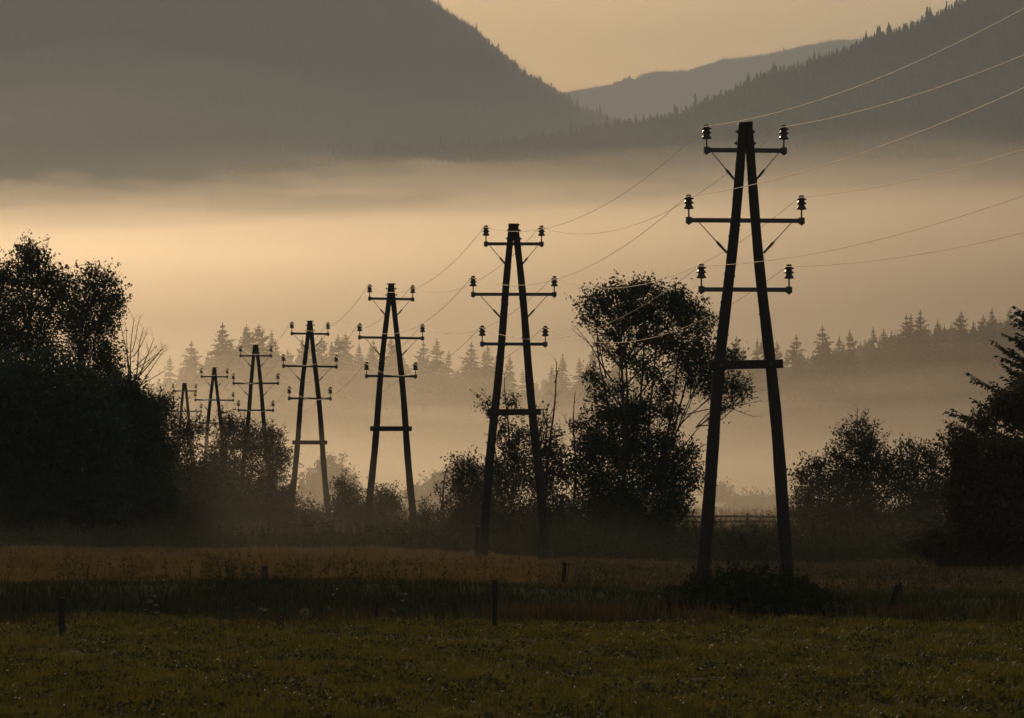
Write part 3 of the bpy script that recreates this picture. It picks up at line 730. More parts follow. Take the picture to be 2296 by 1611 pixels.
# --- right side
K = lambda cx, cy, rx, ry, dn=1.0: (1681.5+cx*.4349, 644.6+cy*.4349, rx*.4349, ry*.4349, dn)
blob_tree('bush', 'wide leafy bush with a bare-twigged peak right of the nearest pylon', 'bush', 1900, 133,
    [K(580,740,60,55,.9),K(480,760,40,40,.7),K(640,800,60,60,.9),K(550,850,90,70,1),K(440,880,60,55,.9),K(340,930,70,50,.9),K(270,980,45,45,.9),K(360,1020,90,70,1.1),K(500,980,110,90,1.2),K(640,930,80,90,1.1),
     K(300,1100,80,70,1.1),K(450,1120,120,80,1.3),K(620,1080,120,100,1.3),K(400,1200,150,60,1.2),K(600,1200,150,70,1.3),K(720,1010,60,90,1.1),K(740,900,40,50,.8),K(240,1190,70,50,1)],
    41, leaf=0.082, dens=1.05, stems=(-50,-15,10,40), sub=12, mat=m_leaf_olive,
    bare=[(1924,1000,1922,915,0.03),(1925,960,1900,925,0.010),(1925,960,1950,918,0.010),(1930,975,1985,945,0.012),(1935,985,1980,970,0.01),(1984,1040,1985,982,0.018),(1925,950,1940,915,0.008)])
blob_tree('bush', 'leafy bush with see-through crown between the wide bush and the dark spruce', 'bush', 2065, 131,
    [K(820,850,60,50,.9),K(900,860,60,50,.9),K(960,900,50,50,.9),K(780,940,60,60,.8),K(880,950,80,60,.7),K(960,1000,70,80,.9),K(800,1040,80,80,1.1),K(900,1100,110,90,1.2),K(780,1180,120,70,1.3),K(920,1210,130,70,1.3),K(1020,1080,60,90,1)],
    42, leaf=0.082, dens=1.05, stems=(-30,0,30), sub=12, mat=m_leaf_dark)
blob_tree('bush', 'dark bush with rusty dewy leaves in front of the dark spruce at the right border', 'bush', 2200, 104,
    [K(1100,760,60,55,1),K(1060,830,60,60,.8),K(1140,860,100,90,1.3),K(1075,960,80,80,.9),K(1150,960,90,90,1.2),K(1200,980,140,120,1.4),K(1050,1100,90,90,.9),K(1120,1120,110,110,1.2),K(1180,1130,160,120,1.4),K(1340,900,120,140,1.4),K(1360,1120,140,150,1.4),K(1090,1230,110,80,1.0),K(1280,1250,180,90,1.3),K(1500,1000,150,200,1.2),K(1500,1220,150,100,1.2),K(1060,1340,140,70,1.3),K(1240,1360,160,70,1.3),K(1430,1350,150,80,1.3),K(1130,1400,140,40,1.2),K(1330,1410,160,40,1.2),K(960,1300,80,60,1.0),K(860,1350,80,40,1.0),K(1000,1390,90,40,1.1),K(1230,700,70,60,1),K(1320,620,70,80,1.2),K(1400,600,80,120,1.3)],
    43, leaf=0.085, dens=1.2, stems=(-80,-40,0,40,90), sub=15, mat=m_leaf_rust)
# --- misty hedge beyond the rail fence
for q, (px, py, rx, lab) in enumerate([(1612,1088,30,'tallest misty bush of the hedge line, just right of the large tree'),(1660,1112,28,'low misty bush left of centre between the legs of the nearest pylon'),
        (1702,1106,26,'rounded misty bush at the middle between the legs of the nearest pylon'),(1742,1112,26,'misty bush partly behind the right leg of the nearest pylon'),(1785,1112,28,'misty bush right of the right leg of the nearest pylon')]):
    blob_tree('hedge_bush', lab, 'bush', px, 340, [(px,py+14,rx*0.7,16,1),(px-12,py+24,rx,16,1.1),(px+12,py+28,rx,16,1.1)], 50+q, leaf=0.2, dens=1.1, stems=(0,), sub=5, group='misty hedge behind the rail fence')
# ------------------------------------------------------------------ spruces
def spruce_mesh(seed, H=18.0, R=3.4, nlev=46, leafs=1.0, card=0.30, droop=0.25, base=0.06, taper=0.8, tipup=0.0, dens=7):
    rr = random.Random(seed); rng = np.random.default_rng(seed)
    wood = MB(); wood.tube([(0,0,-0.6),(0,0,H*0.4),(0,0,H*0.75),(0,0,H*1.02)], [H*0.011, H*0.008, H*0.0045, H*0.002], 7)
    C = []; D = []; S = []
    for l in range(nlev):
        t = ((l + rr.random()*0.8)/nlev)**0.85
        z = H*(base + (1-base)*t) + rr.uniform(-0.12,0.12)
        r = R*((1-t)**taper)*(0.78+0.22*math.sin(l*2.4+seed)) + 0.04
        if t < 0.15: r *= 0.6 + t*2.7
        nb = max(3, int(dens*(0.6+0.7*(1-t))))
        for b in range(nb):
            a = rr.random()*2*PI
            rl = r*rr.uniform(0.62, 1.15)
            dz = -droop*rl*rr.uniform(0.6, 1.4) if t < 0.9 else rl*0.5
            tip = Vector((math.cos(a)*rl, math.sin(a)*rl, z + dz + tipup*rl + rr.uniform(-0.1,0.1)*rl))
            st = Vector((0,0,z))
            wood.tube([st, st.lerp(tip, 0.55)+Vector((0,0,-0.04*rl)), tip], [0.006*H/6*0.3+0.008, 0.008, 0.004], 3, False)
            m = max(3, int(rl/card*2.4*leafs))
            for k in range(m):
                s = (k+0.8*rr.random()+0.3)/m
                p = st.lerp(tip, min(1.0, s)) + Vector((0,0,-0.04*rl*math.sin(PI*min(1,s))))
                w = min(card, card*0.28+rl*0.42)*(1.0 - 0.45*s)*1.1
                for sg in (-1, 1):
                    side = Vector((-math.sin(a), math.cos(a), 0))*sg
                    dr = (side*rr.uniform(0.35,0.9) + Vector((math.cos(a), math.sin(a), 0))*rr.uniform(0.4,0.9) + Vector((0,0,rr.uniform(-0.95,0.3)+tipup*0.5))).normalized()
                    C.append(p + dr*w*0.5); D.append(dr); S.append(w*rr.uniform(0.8,1.3))
    C = np.array(C); D = np.array(D); S = np.array(S)[:,None]
    e = rng.normal(size=C.shape); e[:,2] *= 1.6; e -= D*(e*D).sum(1)[:,None]; e /= np.linalg.norm(e, axis=1)[:,None]
    v = np.stack([C-D*S*0.55, C+e*S*0.22, C+D*S*0.55, C-e*S*0.22], 1).reshape(-1,3)
    return wood.mesh('trunk'), np_mesh('crown', v, np.arange(len(v)).reshape(-1,4))
SPR = []
for s, (R, dr, tp) in enumerate([(4.9,0.34,0.86),(4.3,0.38,0.88),(5.6,0.30,0.80),(4.8,0.2,0.90),(3.7,0.34,0.9),(5.6,0.36,0.74)]):
    w, c = spruce_mesh(100+s, 18.0, R, droop=dr, taper=tp, leafs=1.15, card=0.42, dens=10, nlev=78)
    w.materials.append(m_bark); c.materials.append(m_needle)
    SPR.append((w, c))
SP = [ # px, top row, distance, kind, width factor, label
 (373,803,640,4,1.0,'small pale misty spruce right of the bare tree'),
 (420,772,610,0,1.15,'single spruce standing clear between the bare tree and the left spruce clump'),
 (442,808,620,4,1.0,'lower spruce leaning close to the right side of the single clear spruce'),
 (462,800,650,1,0.9,'low spruce at the left foot of the left spruce clump'),
 (496,731,600,0,1.15,'tall pointed spruce, highest at the left end of the left spruce clump'),
 (522,768,630,1,1.0,'shorter spruce just right of the tall pointed one in the left clump'),
 (535,741,640,3,1.0,'spruce with narrow tip directly above the fifth pylon, left of its neighbour tip'),
 (549,735,605,2,0.85,'broad spruce above the fifth pylon in the left clump'),
 (568,752,640,4,1.1,'thin spruce filling the notch between the two highest right tips of the left clump'),
 (588,734,600,5,0.8,'bushy spruce with a wide ragged top at the right of the left clump'),
 (612,748,615,1,1.0,'spruce sloping down at the right shoulder of the left clump'),
 (627,768,620,4,1.1,'lowest spruce at the right end of the left clump'),
 (650,790,650,1,1.0,'low misty spruce left of the fourth pylon top'),
 (668,762,640,1,1.0,'misty spruce just left of the fourth pylon top'),
 (700,768,630,2,0.8,'spruce partly hidden behind the fourth pylon top'),
 (722,760,620,5,0.75,'bushy spruce just right of the fourth pylon top'),
 (748,772,640,3,1.0,'spruce midway between the third and fourth pylons'),
 (770,756,625,2,0.85,'broad spruce left of the third pylon, beside the middle left insulator'),
 (784,753,640,5,0.8,'rounded spruce left of the third pylon crossarm'),
 (806,776,630,4,1.1,'thin spruce at the left end of the third pylon middle crossarm'),
 (826,780,640,1,1.0,'low spruce behind the left end of the third pylon arms'),
 (843,768,620,0,0.9,'spruce just left of the third pylon leg'),
 (868,762,640,2,0.8,'spruce seen through the third pylon between its legs'),
 (888,776,630,1,0.9,'spruce just right of the third pylon right leg'),
 (912,800,650,4,1.0,'low spruce between the third pylon and the pair of pointed spruces'),
 (947,772,600,0,1.0,'left one of the two pointed spruces right of the third pylon'),
 (979,766,605,1,1.15,'right one of the two pointed spruces right of the third pylon'),
 (1001,792,620,4,1.1,'small spruce leaning on the right pointed spruce of the pair'),
 (1050,774,600,0,1.1,'pointed spruce just left of the second pylon'),
 (1073,790,620,4,1.1,'small spruce between the two taller ones at the second pylon'),
 (1098,780,605,1,1.1,'spruce directly left of the left leg of the second pylon'),
 (1113,804,625,3,1.0,'spruce tip just behind the left leg of the second pylon'),
 (1137,801,610,2,0.75,'broad spruce between the legs of the second pylon'),
 (1176,834,620,4,1.0,'smallest spruce in the dip right of the second pylon'),
 (1228,824,610,1,0.95,'low spruce left of the leaning dead trunk'),
 (1253,799,620,3,1.1,'spruce behind the top of the leaning dead trunk'),
 (1294,810,615,4,1.1,'small spruce right of the leaning dead trunk'),
 (1331,788,605,2,0.9,'broad spruce at the left edge of the large tree'),
 (1378,800,620,0,0.9,'misty spruce seen through the left stems of the large tree'),
 (1440,805,630,1,0.9,'misty spruce seen through the middle of the large tree'),
 (1520,800,620,0,0.9,'misty spruce seen through the right stems of the large tree'),
 (1640,760,610,0,0.9,'spruce just right of the left leg of the nearest pylon'),
 (1668,786,625,4,1.0,'low spruce at the centre between the nearest pylon legs'),
 (1699,766,600,1,0.95,'spruce left of the nearest pylon right leg, first of two close tips'),
 (1712,756,610,3,1.0,'spruce touching the right leg of the nearest pylon, second of two close tips'),
 (1751,771,600,2,0.7,'short bushy spruce just right of the nearest pylon right leg'),
 (1775,790,620,4,1.0,'tiny spruce in the notch right of the nearest pylon'),
 (1793,757,590,0,1.0,'narrow layered spruce second right of the nearest pylon'),
 (1820,800,620,4,1.1,'small spruce in the gap before the tall middle right spruce'),
 (1853,738,590,0,1.15,'tall pointed spruce standing free right of the nearest pylon'),
 (1877,760,600,4,1.1,'narrow spruce leaning on the right of the tall free one'),
 (1892,774,610,1,0.9,'low spruce in the notch left of the regular cone-shaped one'),
 (1919,746,590,2,0.75,'regular cone-shaped spruce halfway to the right border'),
 (1943,768,610,3,0.9,'low spruce between the cone-shaped one and the double tip'),
 (1962,740,600,1,1.05,'spruce with blunt tip at the left end of the right wood'),
 (1980,744,605,4,1.2,'slim spruce tip next to the blunt one'),
 (1998,748,605,3,0.9,'rounded low treetop left of the three high spires'),
 (2018,712,595,0,1.0,'first of the three high spruce spires on the right'),
 (2043,712,595,1,1.0,'middle one of the three high spruce spires on the right'),
 (2069,701,590,0,1.0,'tallest of the three high spruce spires on the right'),
 (2096,724,600,4,1.2,'slim low spruce right of the three high spires'),
 (2124,740,605,2,0.7,'broad low treetop left of the dense bushy spruce'),
 (2149,703,590,5,0.8,'dense bushy spruce between the spires and the right border'),
 (2172,728,605,3,0.9,'low treetop right of the dense bushy spruce'),
 (2194,712,595,2,0.75,'spruce third from the right border on the horizon wood'),
 (2223,699,590,1,1.1,'spruce second from the right border on the horizon wood'),
 (2262,696,590,2,0.8,'spruce nearest the right border, its top above the near dark spruce'),
 (2300,690,600,0,1.0,'spruce cut by the right border behind the near dark spruce'),
]
for i, (px, py, d, kd, wf, lab) in enumerate(SP):
    w, c = SPR[kd]
    x = X(px, d); g = tz(x, d) - 0.3
    if px > 1850: g += 3.5*min(1, (px-1850)/200)
    h = Z(py, d) - g; s = h/18.0
    r = empty('spruce_tree', (x, d, g), i*1.7)
    for nm, me in (('trunk', w), ('crown', c)):
        o = bpy.data.objects.new(nm, me); COL.objects.link(o); o.parent = r
    r.scale = (s*wf*(1.34+0.16*math.sin(i*2.3)), s*wf*(1.34+0.16*math.sin(i*2.3)), s)
    r.rotation_euler = (math.radians(1.5*math.sin(i*1.9)), math.radians(1.8*math.sin(i*3.7+1)), i*1.7)
    tag(r, lab, 'spruce', 'spruces beyond the misty meadow')
# rising ground under the right part of the wood
# the wood behind the separate trees, read as one mass
def low_spruces(name, pts, label, seed, card=True, tiers=9, sides=7, rfac=0.2):
    """pts: (x,y,z,h) rows; jagged layered crowns merged in one mesh"""
    rng = np.random.default_rng(seed); pts = np.asarray(pts, float); n = len(pts)
    V = []; F = []; base = 0
    M = tiers*sides*2 + 1
    t = np.linspace(0, 1, tiers)
    for q in range(tiers):
        # each tier: a ring wide below, narrow above
        rad = (1-t[q])**0.85*rfac + 0.006
        for part, (rf, zf) in enumerate(((1.0, 0.02+0.93*t[q]), (0.42, min(0.97, 0.02+0.93*t[q]+1.25/tiers)))):
            a = np.linspace(0, 2*PI, sides, endpoint=False)[None,:] + rng.random((n,1))*6.28
            jit = rng.uniform(0.55, 1.25, (n, sides))
            r = pts[:,3:4]*rad*rf*jit
            x = pts[:,0:1] + np.cos(a)*r; y = pts[:,1:2] + np.sin(a)*r; z = pts[:,2:3] + pts[:,3:4]*(zf + rng.uniform(-0.015, 0.015, (n, sides)))
            V.append(np.stack([x, y, z], 2))
    V.append(np.stack([pts[:,0], pts[:,1], pts[:,2]+pts[:,3]*1.02], 1)[:,None,:])
    V = np.concatenate(V, 1)       # n, M, 3
    f4 = []; f3 = []
    for q in range(tiers):
        for s in range(sides):
            a = q*2*sides + s; b = q*2*sides + (s+1) % sides
            f4.append((a, b, b+sides, a+sides))
    for s in range(sides):
        a = (tiers-1)*2*sides + sides + s; b = (tiers-1)*2*sides + sides + (s+1) % sides
        f3.append((a, b, M-1))
    off = (np.arange(n)*M)[:,None,None]
    me = np_mesh(name, V.reshape(-1,3), [(np.array(f4)[None]+off).reshape(-1,4), (np.array(f3)[None]+off).reshape(-1,3)])
    o = mesh_obj(name, me, m_needle); tag(o, label, None, None, 'stuff'); return o
rr = random.Random(5)
pts = []
prof = [(340,840),(450,812),(500,770),(620,785),(700,790),(900,800),(960,810),(1100,815),(1180,850),(1300,830),(1500,820),(1640,800),(1780,800),(1900,775),(1960,755),(2060,730),(2150,725),(2300,710),(2700,690),(3200,700)]
pxs = [p[0] for p in prof]; pys = [p[1] for p in prof]
for k in range(950):
    px = rr.uniform(330, 2900) if k % 5 < 2 else (rr.uniform(1700, 2900) if k % 5 < 4 else rr.uniform(440, 920))
    d = rr.uniform(640, 760)
    top = np.interp(px, pxs, pys) + rr.uniform(0, 46)*(0.55 if px > 1850 else 1)
    x = X(px, d); g = tz(x, d)
    pts.append((x, d, g, Z(top, d)-g))
low_spruces('spruce_wood', pts, 'dense misty spruce wood behind the separate spruces', 3, tiers=11, sides=9, rfac=0.29)
# mountain forests
def slope_forest(H, zr, x0, x1, D, depth, pxr, n, h0, label, seed, ridge_n, tmin=0.35, sides=6, clump=None):
    rr = random.Random(seed); pts = []
    xa, xb = X(pxr[0], D), X(pxr[1], D)
    for k in range(n):
        x = rr.uniform(xa, xb); t = tmin + (1-tmin)*rr.random()**0.7
        if t > 0.985: t = 1
        if k % 2: t = 1-(1-t)*0.4
        zz_ = float(H(np.array([x]), np.array([t]))[0])
        yy_ = D-depth+depth*t
        if HZ - (zz_-CAMZ)*FPX/yy_ > 372: continue
        pts.append((x, D-depth+depth*t, float(H(np.array([x]), np.array([t]))[0])-h0*0.1, h0*rr.uniform(0.7, 1.25)))
    for k in range(ridge_n):
        x = xa + (xb-xa)*(k+rr.random())/ridge_n
        dens = mnoise.noise(Vector((x/(h0*5), seed, 0)))
        if dens < -0.5: continue
        h = h0*rr.uniform(0.5, 1.05)*(1+0.35*dens)
        if rr.random() < 0.07: h *= 1.6
        pts.append((x, D-rr.uniform(0, 25), float(zr(x))-h0*0.12, h))
    low_spruces('mountain_forest', pts, label, seed, tiers=6, sides=sides, rfac=0.24)
slope_forest(*HR, (520, 2500), 7000, 15, 'spruce forest covering the right mountain slope', 61, 1000)
slope_forest(*HL, (-60, 1500), 3500, 15, 'forest covering the steep left mountain', 62, 800, tmin=0.5)
slope_forest(*HM, (1180, 2100), 1200, 15, 'fine forest fringe along the pale distant ridge', 63, 1100, tmin=0.7)
# near dark spruce at the right border
w, c = spruce_mesh(200, 4.9, 2.5, nlev=34, card=0.13, droop=-0.22, base=0.02, taper=0.72, tipup=0.12, leafs=1.7, dens=17)
w.materials.append(m_bark); c.materials.append(m_needle)
x = X(2345, 108); r = empty('spruce_tree', (x, 108, 0.0), 0.4)
for nm, me in (('trunk', w), ('crown', c)):
    o = bpy.data.objects.new(nm, me); COL.objects.link(o); o.parent = r
s = (Z(655, 108)-0.0)/4.9
r.scale = (s, s, s)
tag(r, 'near black spruce at the right border with upturned branch tips', 'spruce')
# ------------------------------------------------------------------ grass, weeds, straw field
m_grass = mat_surface('meadow_grass', (0.066, 0.064, 0.003), (0.20, 0.154, 0.008), scale=3.5, rough=0.45, transl=0.5, spec=0.35, detail=6, c3=(0.24, 0.16, 0.03))
m_straw = mat_surface('dry_straw_grass', (0.10, 0.062, 0.015), (0.25, 0.145, 0.036), scale=1.5, rough=0.6, transl=0.4, spec=0.3, detail=6)
m_weed = mat_surface('dark_weed', (0.026, 0.028, 0.005), (0.052, 0.046, 0.010), scale=2, rough=0.6, transl=0.35, spec=0.2)
m_sorrel = mat_surface('rusty_sorrel', (0.065, 0.040, 0.010), (0.11, 0.06, 0.018), scale=2, rough=0.7, transl=0.4, spec=0.2)
m_dew, nt, out = newmat('dew_drop')
b = nt.nodes.new('ShaderNodeBsdfPrincipled'); b.inputs['Base Color'].default_value = (0.95, 0.95, 0.95, 1); b.inputs['Roughness'].default_value = 0.15
t_ = nt.nodes.new('ShaderNodeBsdfTranslucent'); t_.inputs['Color'].default_value = (1, 1, 1, 1)
mx = nt.nodes.new('ShaderNodeMixShader'); mx.inputs[0].default_value = 0.7
nt.links.new(b.outputs[0], mx.inputs[1]); nt.links.new(t_.outputs[0], mx.inputs[2]); nt.links.new(mx.outputs[0], out.inputs['Surface'])

def field_points(n, y0, y1, rng, pad=1.15, power=1.0):
    """points over the part of the ground the camera looks at"""
    u = rng.random(n)
    y = (y0**(1-power) + u*(y1**(1-power)-y0**(1-power)))**(1/(1-power)) if power != 1 else y0*(y1/y0)**u
    x = (rng.random(n)*2-1)*y*CX/FPX*pad
    return x, y
def clumpy(x, y, s, seed, thr, rng):
    v = np.sin(x*s+seed)*np.sin(y*s*0.8+seed*2) + 0.6*np.sin(x*s*2.3+seed*3+y*s)*np.sin(y*s*1.9-x*s*0.7) + 0.4*np.sin(x*s*5.1+y*s*3.3+seed)
    return v > thr + 0.5*(rng.random(len(x))-0.5)
def blades(name, x, y, h, w, lean, mat, label, rng, stiff=1.0):
    n = len(x); z = TZ(x, y)
    a = rng.random(n)*2*PI; hh = h*rng.uniform(0.55, 1.35, n)
    tx, ty = np.cos(a), np.sin(a)                    # width direction
    b = rng.random(n)*2*PI; l = lean*hh*rng.random(n)
    lx, ly = np.cos(b)*l, np.sin(b)*l
    ww = w*rng.uniform(0.6, 1.4, n)*0.5
    P0 = np.stack([x-tx*ww, y-ty*ww, z-0.03], 1); P1 = np.stack([x+tx*ww, y+ty*ww, z-0.03], 1)
    mxx = x+lx*0.35; my = y+ly*0.35; mz = z+hh*0.6
    P2 = np.stack([mxx+tx*ww*0.8, my+ty*ww*0.8, mz], 1); P3 = np.stack([mxx-tx*ww*0.8, my-ty*ww*0.8, mz], 1)
    P4 = np.stack([x+lx, y+ly, z+hh*(1-0.25*lean)], 1)
    v = np.stack([P0,P1,P2,P3,P4], 1).reshape(-1,3)
    o5 = (np.arange(n)*5)[:,None]
    f4 = o5 + np.array([[0,1,2,3]]); f3 = o5 + np.array([[3,2,4]])
    o = mesh_obj(name, np_mesh(name, v, [f4, f3]), mat); tag(o, label, None, None, 'stuff')
    return o
rng = np.random.default_rng(99)
tx_, ty_ = field_points(30000, 36, 68.5, rng)          # the blades stand in tufts
gi = rng.integers(0, len(tx_), 340000); th_ = rng.uniform(0.45, 1.5, len(tx_))**1.3
x = tx_[gi] + rng.normal(size=len(gi))*0.035; y = ty_[gi] + rng.normal(size=len(gi))*0.05; th_ = th_[gi]
k = (y < 67.4 + 0.5*np.sin(x*0.7))
x, y, th_ = x[k], y[k], th_[k]
h = th_*(0.072 + 0.035*np.sin(x*1.3+y*0.9)*np.sin(y*0.5) + 0.03*np.clip((y-60)/8, 0, 1))
blades('grass', x, y, h, 0.011, 0.9, m_grass, 'short green meadow grass in the foreground', rng)
# broad leaved clumps (clover, dock) that make the dark patches
x, y = field_points(9000, 36, 67, rng); k = clumpy(x, y*0.3, 3.1, 3.0, 0.1, rng); x, y = x[k], y[k]
C = np.repeat(np.stack([x, y, TZ(x, y)+0.07], 1), 5, 0); C = C + rng.normal(size=C.shape)*np.array([0.05,0.05,0.03])
v, f = leaf_quads(C, 0.042, rng, up_bias=0.0, narrow=0.7)
tag(mesh_obj('clover', np_mesh('clover', v, f), m_weed), 'dark clover and dock leaves scattered through the foreground grass', None, None, 'stuff')
# far straw field
x, y = field_points(170000, 76, 123, rng, power=0.2)
k = (y > 77.3+0.5*np.sin(x*0.55+1)) & (y < 119 - 7*sstep(-3, 2, x))
x, y = x[k], y[k]
right = (x > 0.012*y - 0.6 + 0.9*rng.random(len(x)))
m_stub = mat_surface('cut_stubble', (0.045, 0.032, 0.010), (0.12, 0.080, 0.024), scale=1.2, rough=0.7, transl=0.35, spec=0.2, detail=6)
blades('stubble', x[right], y[right], np.full(right.sum(), 0.12), 0.016, 1.0, m_stub, 'short cut stubble of the far field on the right', rng)
x, y = x[~right], y[~right]
blades('straw_grass', x, y, 0.13 + 0.05*np.sin(x*2+y)*np.sin(y*1.1) + 0.05*np.sin(x*0.7+y*0.5)*np.sin(x*3.1-y) + 0.07*(rng.random(len(x)) < 0.08), 0.016, 1.0, m_straw, 'dry brown grass of the far field behind the ditch', rng)
# raked swaths on the right part of the far field
x, y = field_points(50000, 82, 112, rng, power=0.2)
row = np.sin(y*2.2 + 0.8*np.sin(x*0.9) + 0.35*x)
k = (row > 0.55) & (x > 0.012*y)
x, y = x[k], y[k]
blades('hay_swath', x, y, np.full(len(x), 0.19), 0.014, 2.2, m_straw, 'loose cut hay lying in rows on the right of the far field', rng)
# ditch banks: rank green grass
x, y = field_points(76000, 66.5, 82, rng, power=0.2); k = rng.random(len(x)) > sstep(77.0, 81.5, y + 1.2*np.sin(x*1.3)*np.sin(x*0.4+1)); x, y = x[k], y[k]
h = np.where(y < 70, 0.16, 0.20) - 0.10*sstep(75.5, 78, y) + 0.06*np.sin(x*1.7)*np.sin(y*1.3)
h = h*np.where((y > 71) & (y < 74.5), 0.7, 1)
blades('bank_grass', x, y, h, 0.015, 0.8, m_weed, 'rank dark grass on both banks of the ditch', rng)
x, y = field_points(9000, 66.3, 69.5, rng, power=0.2); k = (clumpy(x, y, 0.8, 1.0, 0.1, rng) & (x > -3)) ; x, y = x[k], y[k]
blades('sorrel', x, y, np.full(len(x), 0.36), 0.02, 0.4, m_sorrel, 'rusty sorrel stalks along the near edge of the ditch', rng)

def weeds(name, x, y, h, label, rng, mat, leaf=0.05, per=9, matst=None, spire=0.5, stem_w=0.012):
    """upright leafy stems (nettle, goldenrod, mugwort) merged as ground cover"""
    n = len(x); z = TZ(x, y); H = h*rng.uniform(0.6, 1.25, n)
    la = rng.random(n)*2*PI; ll = rng.random(n)*0.22*H
    V = []; F = []
    base = np.stack([x, y, z-0.05], 1); top = np.stack([x+np.cos(la)*ll, y+np.sin(la)*ll, z+H], 1)
    s = np.array([stem_w*0.5, 0, 0])
    v = np.stack([base-s, base+s, top+s*0.4, top-s*0.4], 1).reshape(-1,3); f = np.arange(4*n).reshape(n,4)
    t = rng.random((n, per))**0.8*0.95+0.08
    C = base[:,None,:] + (top-base)[:,None,:]*t[:,:,None]
    wd = 0.16*H[:,None]*(1.1-t)*(1-spire) + 0.03
    ang = rng.random((n, per))*2*PI
    C = C + np.stack([np.cos(ang)*wd, np.sin(ang)*wd, 0.02*rng.normal(size=ang.shape)], 2)
    v2, f2 = leaf_quads(C.reshape(-1,3), leaf, rng, up_bias=0.2, narrow=0.45)
    o = mesh_obj(name, np_mesh(name, np.concatenate([v, v2]), np.concatenate([f, f2+len(v)])), mat); tag(o, label, None, None, 'stuff')
    return o
# nettle thicket round the feet of the nearest pylon
m_nettle = mat_surface('nettle_leaf', (0.012, 0.014, 0.004), (0.028, 0.028, 0.008), scale=3, rough=0.8, transl=0.2, spec=0.1)
n = 2600
x = rng.normal(X(1690, 77), 0.75, n); y = rng.normal(77.5, 1.4, n)
k = (np.abs(x-X(1690,77)) < 1.7) & (y > 72) & (y < 81)
x, y = x[k], y[k]
hh = 0.24*np.exp(-(np.abs(x-X(1690,77))/1.3)**4)*np.where(rng.random(len(x)) < 0.12, 1.9, 1) + 0.05
weeds('nettle_thicket', x, y, hh, 'dark nettle thicket around the feet of the nearest pylon', rng, m_nettle, leaf=0.065, per=30, spire=0.55)
n = 2600
x, y = field_points(n, 69.5, 78.5, rng, power=0.2); k = clumpy(x, y, 0.7, 5.0, 0.25, rng); x, y = x[k], y[k]
weeds('bank_weeds', x, y, np.full(len(x), 0.42), 'scattered tall weeds on the far bank of the ditch', rng, m_weed, leaf=0.06, per=10)
n = 900
x, y = field_points(n, 62.5, 67.2, rng, power=0.2); k = clumpy(x, y, 1.0, 8.0, 0.35, rng); x, y = x[k], y[k]
weeds('edge_weeds', x, y, np.full(len(x), 0.28), 'low weeds along the near edge of the ditch', rng, m_sorrel, leaf=0.045, per=8)
# weed belt behind the far field
n = 26000
x, y = field_points(n, 110, 146, rng, power=0.2); k = (y > 119.3 - 7*sstep(-3, 2, x) + 0.8*np.sin(x*0.8)); x, y = x[k], y[k]
hh = 0.62 + 0.25*np.sin(x*0.9+1)*np.sin(y*0.4) + 0.25*np.sin(x*2.3+y) - 0.32*(x < 0.2)
hh = np.maximum(hh, np.where(x < 0.2, 0.16, 0.3))*np.where((x > X(1560,125)) & (x < X(1780,125)), 0.95, 1)
weeds('tall_weeds', x, y, hh, 'belt of tall dark weeds between the far field and the bushes', rng, m_weed, leaf=0.10, per=9, stem_w=0.02)
n = 9000
x, y = field_points(n, 146, 260, rng, power=0.2)
weeds('meadow_weeds', x, y, np.full(len(x), 0.75), 'misty rough grass and weeds behind the bushes', rng, m_straw, leaf=0.12, per=9, stem_w=0.03)
# taller bent stalks with seed tips standing over the meadow
x, y = field_points(5200, 36, 67.5, rng); 
blades('seed_stalks', x, y, np.full(len(x), 0.20), 0.006, 0.7, m_straw, 'thin dry seed stalks standing above the foreground grass', rng)
x, y = field_points(1500, 84, 118, rng, power=0.2); k = clumpy(x, y*0.4, 1.1, 2.0, 0.1, rng); x, y = x[k], y[k]
weeds('field_weeds', x, y, np.full(len(x), 0.26), 'dark weeds scattered in the dry far field', rng, m_weed, leaf=0.05, per=7)
# dew
x, y = field_points(800, 38, 66, rng); z = TZ(x, y)+rng.uniform(0.05, 0.13, len(x))
mb = MB()
for a, b_, c in zip(x, y, z):
    r = 0.0035 + 0.006*rng.random()**3
    i = len(mb.v); q = Vector((a, b_, c))
    for dd in ((1,0,0),(-1,0,0),(0,1,0),(0,-1,0),(0,0,1),(0,0,-1)): mb.v.append(q+Vector(dd)*r)
    for t3 in ((0,2,4),(2,1,4),(1,3,4),(3,0,4),(2,0,5),(1,2,5),(3,1,5),(0,3,5)): mb.f.append(tuple(i+k for k in t3))
tag(mb.build('dew_drops', m_dew, smooth=True), 'sparkling dew drops caught in the foreground grass', None, None, 'stuff')
